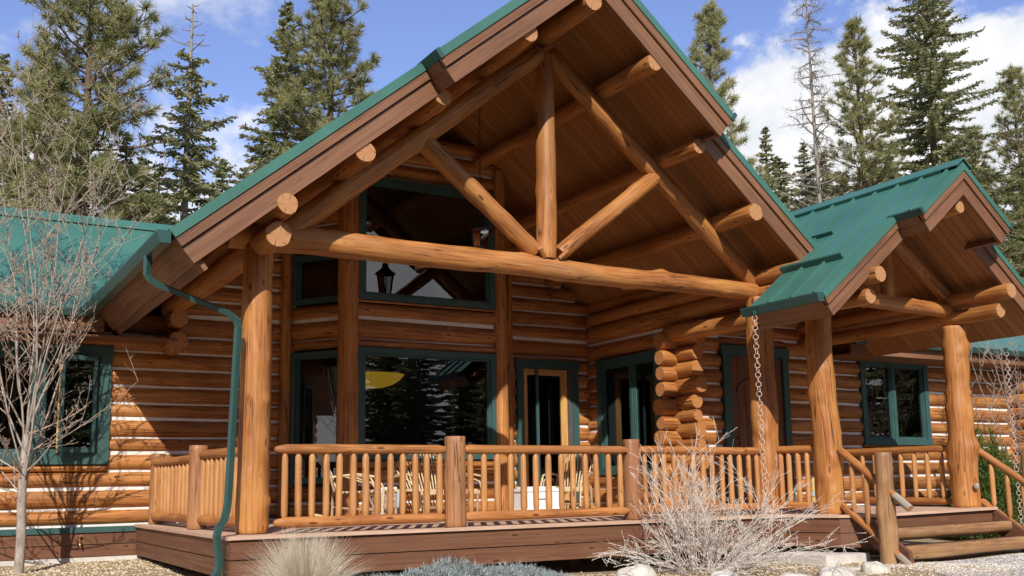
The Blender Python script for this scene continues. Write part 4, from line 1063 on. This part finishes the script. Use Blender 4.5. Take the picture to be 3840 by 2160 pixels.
def bare_tree(name,label,x,y,h,seed,trunk_r,spread,n_lead=9,fork=1.5,z0=-.5,levels=3,bark1='bark_young',bark2='twig_red',bud=.004):
    rd=random.Random(seed); root=empty(name,(x,y,z0),label,'tree'); tm=MB(); bm_=MB(); cnt=[0]
    def grow(mb,p,d,L,r,lev,mat=0):
        m=7 if lev<2 else 5; path=[p]; q=d.copy()
        for i in range(m):
            q=(q+Vector((rd.uniform(-.11,.11),rd.uniform(-.11,.11),(.07 if lev<3 else .03)+rd.uniform(-.06,.06)))).normalized(); path.append(path[-1]+q*L/m)
        mb.tube(path,[r*(1-.8*i/m)+.0015 for i in range(m+1)],6 if lev<2 else 4,cap=False)
        if lev>=3:
            for k_ in range(1,m+1):
                if rd.random()<.8:
                    e=path[k_]+Vector((rd.uniform(-1,1),rd.uniform(-1,1),rd.uniform(-.3,.8))).normalized()*.02; mb.tube([path[k_],e],[bud*1.3,bud*.7],3,cap=False)
        if lev>=levels+1: return
        nb={0:0,1:9,2:5,3:3}.get(lev,3)
        for i in range(nb):
            k_=rd.randint(1 if lev>1 else 1,m); b=path[k_]; a=(path[k_]-path[k_-1]).normalized()
            side=Vector((rd.uniform(-1,1),rd.uniform(-1,1),rd.uniform(-.1,.5))).normalized()
            nd=(a*rd.uniform(.35,.9)+side*rd.uniform(.5,.95)).normalized(); fl=(1-k_/(m+2))
            grow(bm_,b,nd,L*rd.uniform(.22,.5)*(.5+fl*.6),max(.0028,r*(1-.75*k_/m)*.5),lev+1)
    tp=[Vector((.01*math.sin(i*1.1),.01*math.cos(i),i*fork/7)) for i in range(8)]
    tm.tube(tp,[trunk_r*(1.12-.25*i/7) for i in range(8)],10)
    top=tp[-1]
    for i in range(n_lead):
        az=2*PI*i/n_lead+rd.uniform(-.35,.35); tilt_=rd.uniform(.16,.62)*(spread if i else .2)
        k_=rd.randint(4,7) if i%3 else 7; d=Vector((math.cos(az)*math.sin(tilt_),math.sin(az)*math.sin(tilt_),math.cos(tilt_)))
        grow(tm,tp[k_],d,(h-tp[k_].z)*rd.uniform(.68,1.0),trunk_r*rd.uniform(.17,.30),1)
    for i in range(8):      # low side shoots
        k_=rd.randint(4,7); az=rd.uniform(0,6.28); grow(bm_,tp[k_],Vector((math.cos(az),math.sin(az),rd.uniform(.1,.7))).normalized(),rd.uniform(.7,1.5),.012,2)
    tm.build('trunk',M[bark1],root); bm_.build('twigs',M[bark2],root); return root
bare_tree('bare_tree','young leafless tree with a pale trunk in front of the left wing',1.22,14.0,6.5,21,.055,1.0,n_lead=11,fork=1.7,z0=-.52)
bare_tree('bare_tree','small leafless tree at the right edge, in front of the sunlit log wall',17.0,11.3,4.3,33,.035,1.15,n_lead=7,fork=.9,z0=-.6,levels=2)

# pale twiggy shrub in front of the deck
def whip_shrub(x,y,z):
    T=Thing('twiggy_shrub',(x,y,z),'large pale leafless shrub with beaded twigs in front of the porch deck','shrub'); rd=random.Random(8); mb=MB(); bd=MB()
    def whip(p,d,L,r,lev,droop):
        m=9; path=[p]; q=d.copy()
        for i in range(m):
            q=(q+Vector((rd.uniform(-.09,.09),rd.uniform(-.09,.09),droop+rd.uniform(-.07,.07)))).normalized(); path.append(path[-1]+q*L/m)
        mb.tube(path,[r*(1-.65*i/m)+.001 for i in range(m+1)],4,cap=False)
        if rd.random()<.8:
            n=int(L/.022)
            for i in range(int(n*.45),n):
                u=i/n*m; k_=min(m-1,int(u)); b=path[k_].lerp(path[k_+1],u-k_); s=rd.uniform(.0045,.0075)
                o=Vector((rd.uniform(-1,1),rd.uniform(-1,1),rd.uniform(-1,1)))*.004; b=b+o
                pts=[b+Vector(v)*s for v in ((1,0,0),(0,1,0),(-1,0,0),(0,-1,0),(0,0,1.2),(0,0,-1.2))]
                for a_,b_ in ((0,1),(1,2),(2,3),(3,0)): bd.poly([pts[a_],pts[b_],pts[4]],0); bd.poly([pts[b_],pts[a_],pts[5]],0)
        if lev<2:
            for i in range(rd.randint(3,6)):
                k_=rd.randint(2,m-1); a=(path[k_]-path[k_-1]).normalized(); nd=(a*.8+Vector((rd.uniform(-1,1),rd.uniform(-1,1),rd.uniform(-.4,.6)))*.8).normalized(); whip(path[k_],nd,L*rd.uniform(.25,.55),r*.55,lev+1,droop*.7)
    for i in range(90):
        az=rd.uniform(0,2*PI); tl=rd.choice((rd.uniform(.1,.7),rd.uniform(.6,1.35),rd.uniform(.9,1.5),rd.uniform(1.1,1.5)))
        d=Vector((math.cos(az)*math.sin(tl),math.sin(az)*math.sin(tl)*.75,math.cos(tl))); L=(.78 if tl<.55 else 1.36)*rd.uniform(.5,1.08)
        if i<9: tl=rd.uniform(0,.28); d=Vector((math.cos(az)*math.sin(tl),math.sin(az)*math.sin(tl),math.cos(tl))); L=rd.uniform(.9,1.5)
        whip(Vector((x+math.cos(az)*rd.uniform(0,.32),y+math.sin(az)*rd.uniform(0,.2),z)),d,L,(.0045 if i<9 else rd.uniform(.003,.0062)),0,-.02 if tl>.7 else .0)
    T.part('stems',mb,M['whip']); T.part('buds',bd,M['whip'])
whip_shrub(8.1,9.5,-.62)
# dry fountain grass
def tuft(name,label,x,y,z,n,L,mat,seed,wid=.006):
    rs=np.random.RandomState(seed); q=[];r=[]
    az=rs.uniform(0,2*PI,n); tl=np.abs(rs.normal(0,.62,n)).clip(0,1.45); l=L*rs.uniform(.6,1.08,n)
    for i in range(n):
        d=np.array([math.cos(az[i])*math.sin(tl[i]*.75),math.sin(az[i])*math.sin(tl[i]*.75),math.cos(tl[i]*.75)]); p=np.array([x+math.cos(az[i])*rs.uniform(0,.14),y+math.sin(az[i])*rs.uniform(0,.14),z])
        side=unit(np.cross(d,np.array([math.sin(az[i]*3),math.cos(az[i]*5),.3]))); m=5; w=wid*rs.uniform(.6,1.3); prev=p
        for k_ in range(m):
            d=unit(d+np.array([math.cos(az[i]),math.sin(az[i]),0])*.09*tl[i]+np.array([0,0,-.12*tl[i]])); nx=prev+d*l[i]/m; w0=w*(1-k_/m); w1=w*(1-(k_+1)/m)+.0006
            q.append([prev-side*w0/2,prev+side*w0/2,nx+side*w1/2,nx-side*w1/2]); r.append(rs.uniform(.1,1)); prev=nx
    o=tri_mesh(name,np.array(q),r,mat); tag(o,label,'grass clump'); return o
tuft('ornamental_grass','mound of dry straw-coloured ornamental grass in front of the left deck corner',3.30,9.62,-.60,3400,.68,M['straw'],3)
# low blue-grey spiky shrub along the bottom edge
def spiky(name,label,cx,cy,z,rx,ry,h,n,mat,seed,L=.16,w=.012,cat='shrub'):
    rs=np.random.RandomState(seed); A=[];Dd=[]
    for i in range(n):
        a=rs.uniform(0,2*PI); r=math.sqrt(rs.uniform(0,1)); x=cx+rx*r*math.cos(a); y=cy+ry*r*math.sin(a)
        hh=h*(1-r*r)*(.78+.22*math.sin(x*7)+.18*math.sin(x*17+y*9)); d=unit(np.array([r*math.cos(a)*.9+rs.normal(0,.35),r*math.sin(a)*.9+rs.normal(0,.35),1.]))
        for s in range(5):
            p=np.array([x,y,z+hh*rs.uniform(.45,1.)]); 
            for k_ in range(9): A.append(p+d*L*k_/9.*.9); Dd.append(unit(d*.75+rs.normal(size=3)*.6))
    A=np.array(A);Dd=np.array(Dd); o=tri_mesh(name,blades(A,Dd,rs.uniform(.03,.075,len(A)),w,rs),np.repeat(rs.uniform(0,.9,len(A)//9),9)+rs.uniform(-.1,.2,len(A)),mat); tag(o,label,cat); return o
spiky('low_shrub','low blue-grey spiky shrub along the deck, in the bottom middle of the photo',4.78,9.35,-.62,1.3,.5,.23,1500,M['bluegrey'],5)
spiky('juniper_bush','green juniper bush behind the right handrail of the steps',16.6,11.6,-.6,.95,.8,1.75,1900,M['juniper'],6,L=.26,w=.02)

# rocks along the path edge
def rock(label,x,y,sx_,sy_,sz_,seed):
    rd=random.Random(seed); mb=MB(); w=[wav(rd,3,.3,1.2) for _ in range(3)]; rows=[]; z=gz(x,y)
    for i in range(13):
        a=PI*i/12; row=[]
        for j in range(20):
            b=2*PI*j/20; n=1+.16*w[0](b*.8+a)+.12*w[1](a*1.4-b*.3)+.05*math.sin(3*b+2*a); ss=max(0,math.sin(a))**.7
            row.append((x+sx_*n*ss*math.cos(b),y+sy_*n*ss*math.sin(b),z-.03+sz_*n*(abs(math.cos(a))**.75)*(1 if a<PI/2 else -1)))
        rows.append(row)
    mb.grid(rows,lambda i,j:(i,j)); o=mb.build('rock',M['rock']); tag(o,label,'rock','pale rocks edging the bed by the deck'); return o
rock('rounded pale rock at the foot of the stair newel, nearest the gravel',9.72,8.38,.17,.15,.15,1)
rock('wide low pale rock in front of the white concrete footing',9.12,8.42,.26,.17,.13,2)
rock('pale rock left of the wide low one, by the shrub',8.50,8.45,.20,.15,.09,3)
rock('flat pale rock under the left edge of the twiggy shrub',7.15,9.55,.27,.2,.17,4)
rock('small flat stone between the newel and the footing',9.95,8.85,.22,.12,.05,5)
rock('low stone under the middle of the twiggy shrub',7.75,8.75,.2,.15,.13,6)

def pebbles(name,n,x0,x1,y0,y1,s0,s1,mat,seed,ok=lambda x,y:True):
    rs=np.random.RandomState(seed); q=[]; r=[]
    O=np.array([(1,0,0),(0,1,0),(-1,0,0),(0,-1,0),(0,0,.75),(0,0,-.75)]); Fc=((0,1,4),(1,2,4),(2,3,4),(3,0,4))
    for i in range(n):
        x,y=rs.uniform(x0,x1),rs.uniform(y0,y1)
        if not ok(x,y): continue
        a=rs.uniform(0,6.28); R_=np.array([[math.cos(a),-math.sin(a),0],[math.sin(a),math.cos(a),0],[0,0,1]])
        P=(O*rs.uniform(.6,1.2,(6,3))*rs.uniform(s0,s1))@R_.T+np.array([x,y,gz(x,y)+.004])
        c=rs.uniform(0,1)
        for f in Fc: q.append([P[f[0]],P[f[1]],P[f[2]]]); r.append(c)
    tag(tri_mesh(name,np.array(q),r,mat),kind='stuff')
M['pebble']=foliage('pebble_stone',[(.24,.19,.14),(.5,.42,.32),(.68,.62,.53),(.82,.79,.74)],0.)
M['mulch']=foliage('mulch_chip',[(.20,.13,.07),(.42,.31,.18),(.58,.46,.29),(.74,.65,.49)],0.)
pebbles('bed_pebbles',5200,-.6,3.4,12.4,15.25,.006,.024,M['mulch'],1)
pebbles('bed_pebbles',6500,6.3,11.1,7.0,10.2,.006,.022,M['mulch'],2)
pebbles('gravel_stones',9000,10.2,15.2,7.6,8.96,.006,.017,M['pebble'],3)
# ------------------------------------------------------------------ light, sky, camera
SUN=Vector((.53,1,-.77)).normalized()
ld=bpy.data.lights.new('sun','SUN'); ld.energy=5; ld.angle=math.radians(.5); ld.color=(1,.95,.87)
lo=bpy.data.objects.new('sun',ld); COL.objects.link(lo); lo.rotation_euler=SUN.to_track_quat('-Z','Y').to_euler(); lo.location=(-10,-20,20)
w=bpy.data.worlds.new('World'); sc.world=w; w.use_nodes=True; nt=w.node_tree; nd=nt.nodes; lk=nt.links
bg=nd['Background']; sky=nd.new('ShaderNodeTexSky'); sky.sky_type='NISHITA'; sky.sun_disc=False
sky.sun_elevation=math.asin(-SUN.z); sky.sun_rotation=math.atan2(-SUN.x,-SUN.y); sky.air_density=1.0; sky.dust_density=.3; sky.ozone_density=2.0; sky.altitude=600
SKY=.098
def W(op,a,b=None,c=None):
    x=nd.new('ShaderNodeMath'); x.operation=op
    for i,v in enumerate((a,b,c)):
        if v is None: continue
        if isinstance(v,(int,float)): x.inputs[i].default_value=v
        else: lk.new(v,x.inputs[i])
    return x.outputs[0]
def MR(v,a,b,c,d,smooth=True):
    x=nd.new('ShaderNodeMapRange'); x.interpolation_type='SMOOTHSTEP' if smooth else 'LINEAR'
    for i,q in zip((1,2,3,4),(a,b,c,d)): x.inputs[i].default_value=q
    lk.new(v,x.inputs[0]); return x.outputs[0]
tc=nd.new('ShaderNodeTexCoord'); sep=nd.new('ShaderNodeSeparateXYZ'); lk.new(tc.outputs['Generated'],sep.inputs[0])
az=W('ARCTAN2',sep.outputs[0],sep.outputs[1]); el=sep.outputs[2]
def NZ(scale,det=7,rough=.6,off=0):
    m=nd.new('ShaderNodeMapping'); m.inputs['Location'].default_value=(off,off*.7,0); m.inputs['Scale'].default_value=(1,1,1.5); lk.new(tc.outputs['Generated'],m.inputs[0])
    x=nd.new('ShaderNodeTexNoise'); x.inputs['Scale'].default_value=scale; x.inputs['Detail'].default_value=det; x.inputs['Roughness'].default_value=rough; lk.new(m.outputs[0],x.inputs['Vector']); return x.outputs['Fac']
n1=NZ(9,8,.58); n2=NZ(4.5,6,.55,3.1); n3=NZ(14,8,.6,7)
top=W('ADD',MR(az,.62,.78,.16,.41),W('MULTIPLY',W('SUBTRACT',n1,.5),.17))
bank=MR(W('SUBTRACT',top,el),-.004,.022,0,1)
wl=W('MULTIPLY',MR(W('ADD',n2,W('MULTIPLY',W('SUBTRACT',n3,.5),.35)),.54,.70,0,1),MR(az,.36,.46,1,0))
lowl=W('MULTIPLY',MR(W('SUBTRACT',W('ADD',.325,W('MULTIPLY',W('SUBTRACT',n1,.5),.3)),el),-.01,.05,0,1),MR(az,.36,.46,1,0))
behind=W('MULTIPLY',MR(n2,.52,.64,0,.7),MR(W('ABSOLUTE',az),1.6,2.0,0,1))
mask=W('MAXIMUM',W('MAXIMUM',bank,W('MULTIPLY',wl,.75)),W('MAXIMUM',W('MULTIPLY',lowl,.85),behind))
cl=nd.new('ShaderNodeMix'); cl.data_type='RGBA'; cl.inputs[6].default_value=(8.6,8.9,9.6,1); cl.inputs[7].default_value=(10.6,10.6,10.6,1); lk.new(MR(n1,.35,.6,0,1),cl.inputs[0])
mxs=nd.new('ShaderNodeMix'); mxs.data_type='RGBA'; lk.new(mask,mxs.inputs[0]); st=nd.new('ShaderNodeMix'); st.data_type='RGBA'; st.blend_type='MULTIPLY'; st.inputs[0].default_value=1; st.inputs[7].default_value=(1.84,1.68,2.02,1); lk.new(sky.outputs[0],st.inputs[6]); lk.new(st.outputs[2],mxs.inputs[6]); lk.new(cl.outputs[2],mxs.inputs[7])
lk.new(mxs.outputs[2],bg.inputs[0]); bg.inputs[1].default_value=SKY
cd=bpy.data.cameras.new('camera'); co=bpy.data.objects.new('camera',cd); COL.objects.link(co)
cd.sensor_width=36; cd.lens=F_/3840*36; cd.shift_y=(CY_-1080)/3840; cd.clip_end=2000; cd.clip_start=.05
Rm=Matrix(((AR[0],AU[0],-AF[0]),(AR[1],AU[1],-AF[1]),(AR[2],AU[2],-AF[2]))).to_4x4(); Rm.translation=Vector((0,0,HCAM)); co.matrix_world=Rm
sc.camera=co
sc.view_settings.view_transform='Standard'; sc.view_settings.look='None'; sc.view_settings.gamma=1; sc.view_settings.exposure=0
sc.cycles.max_bounces=8; sc.cycles.transparent_max_bounces=16
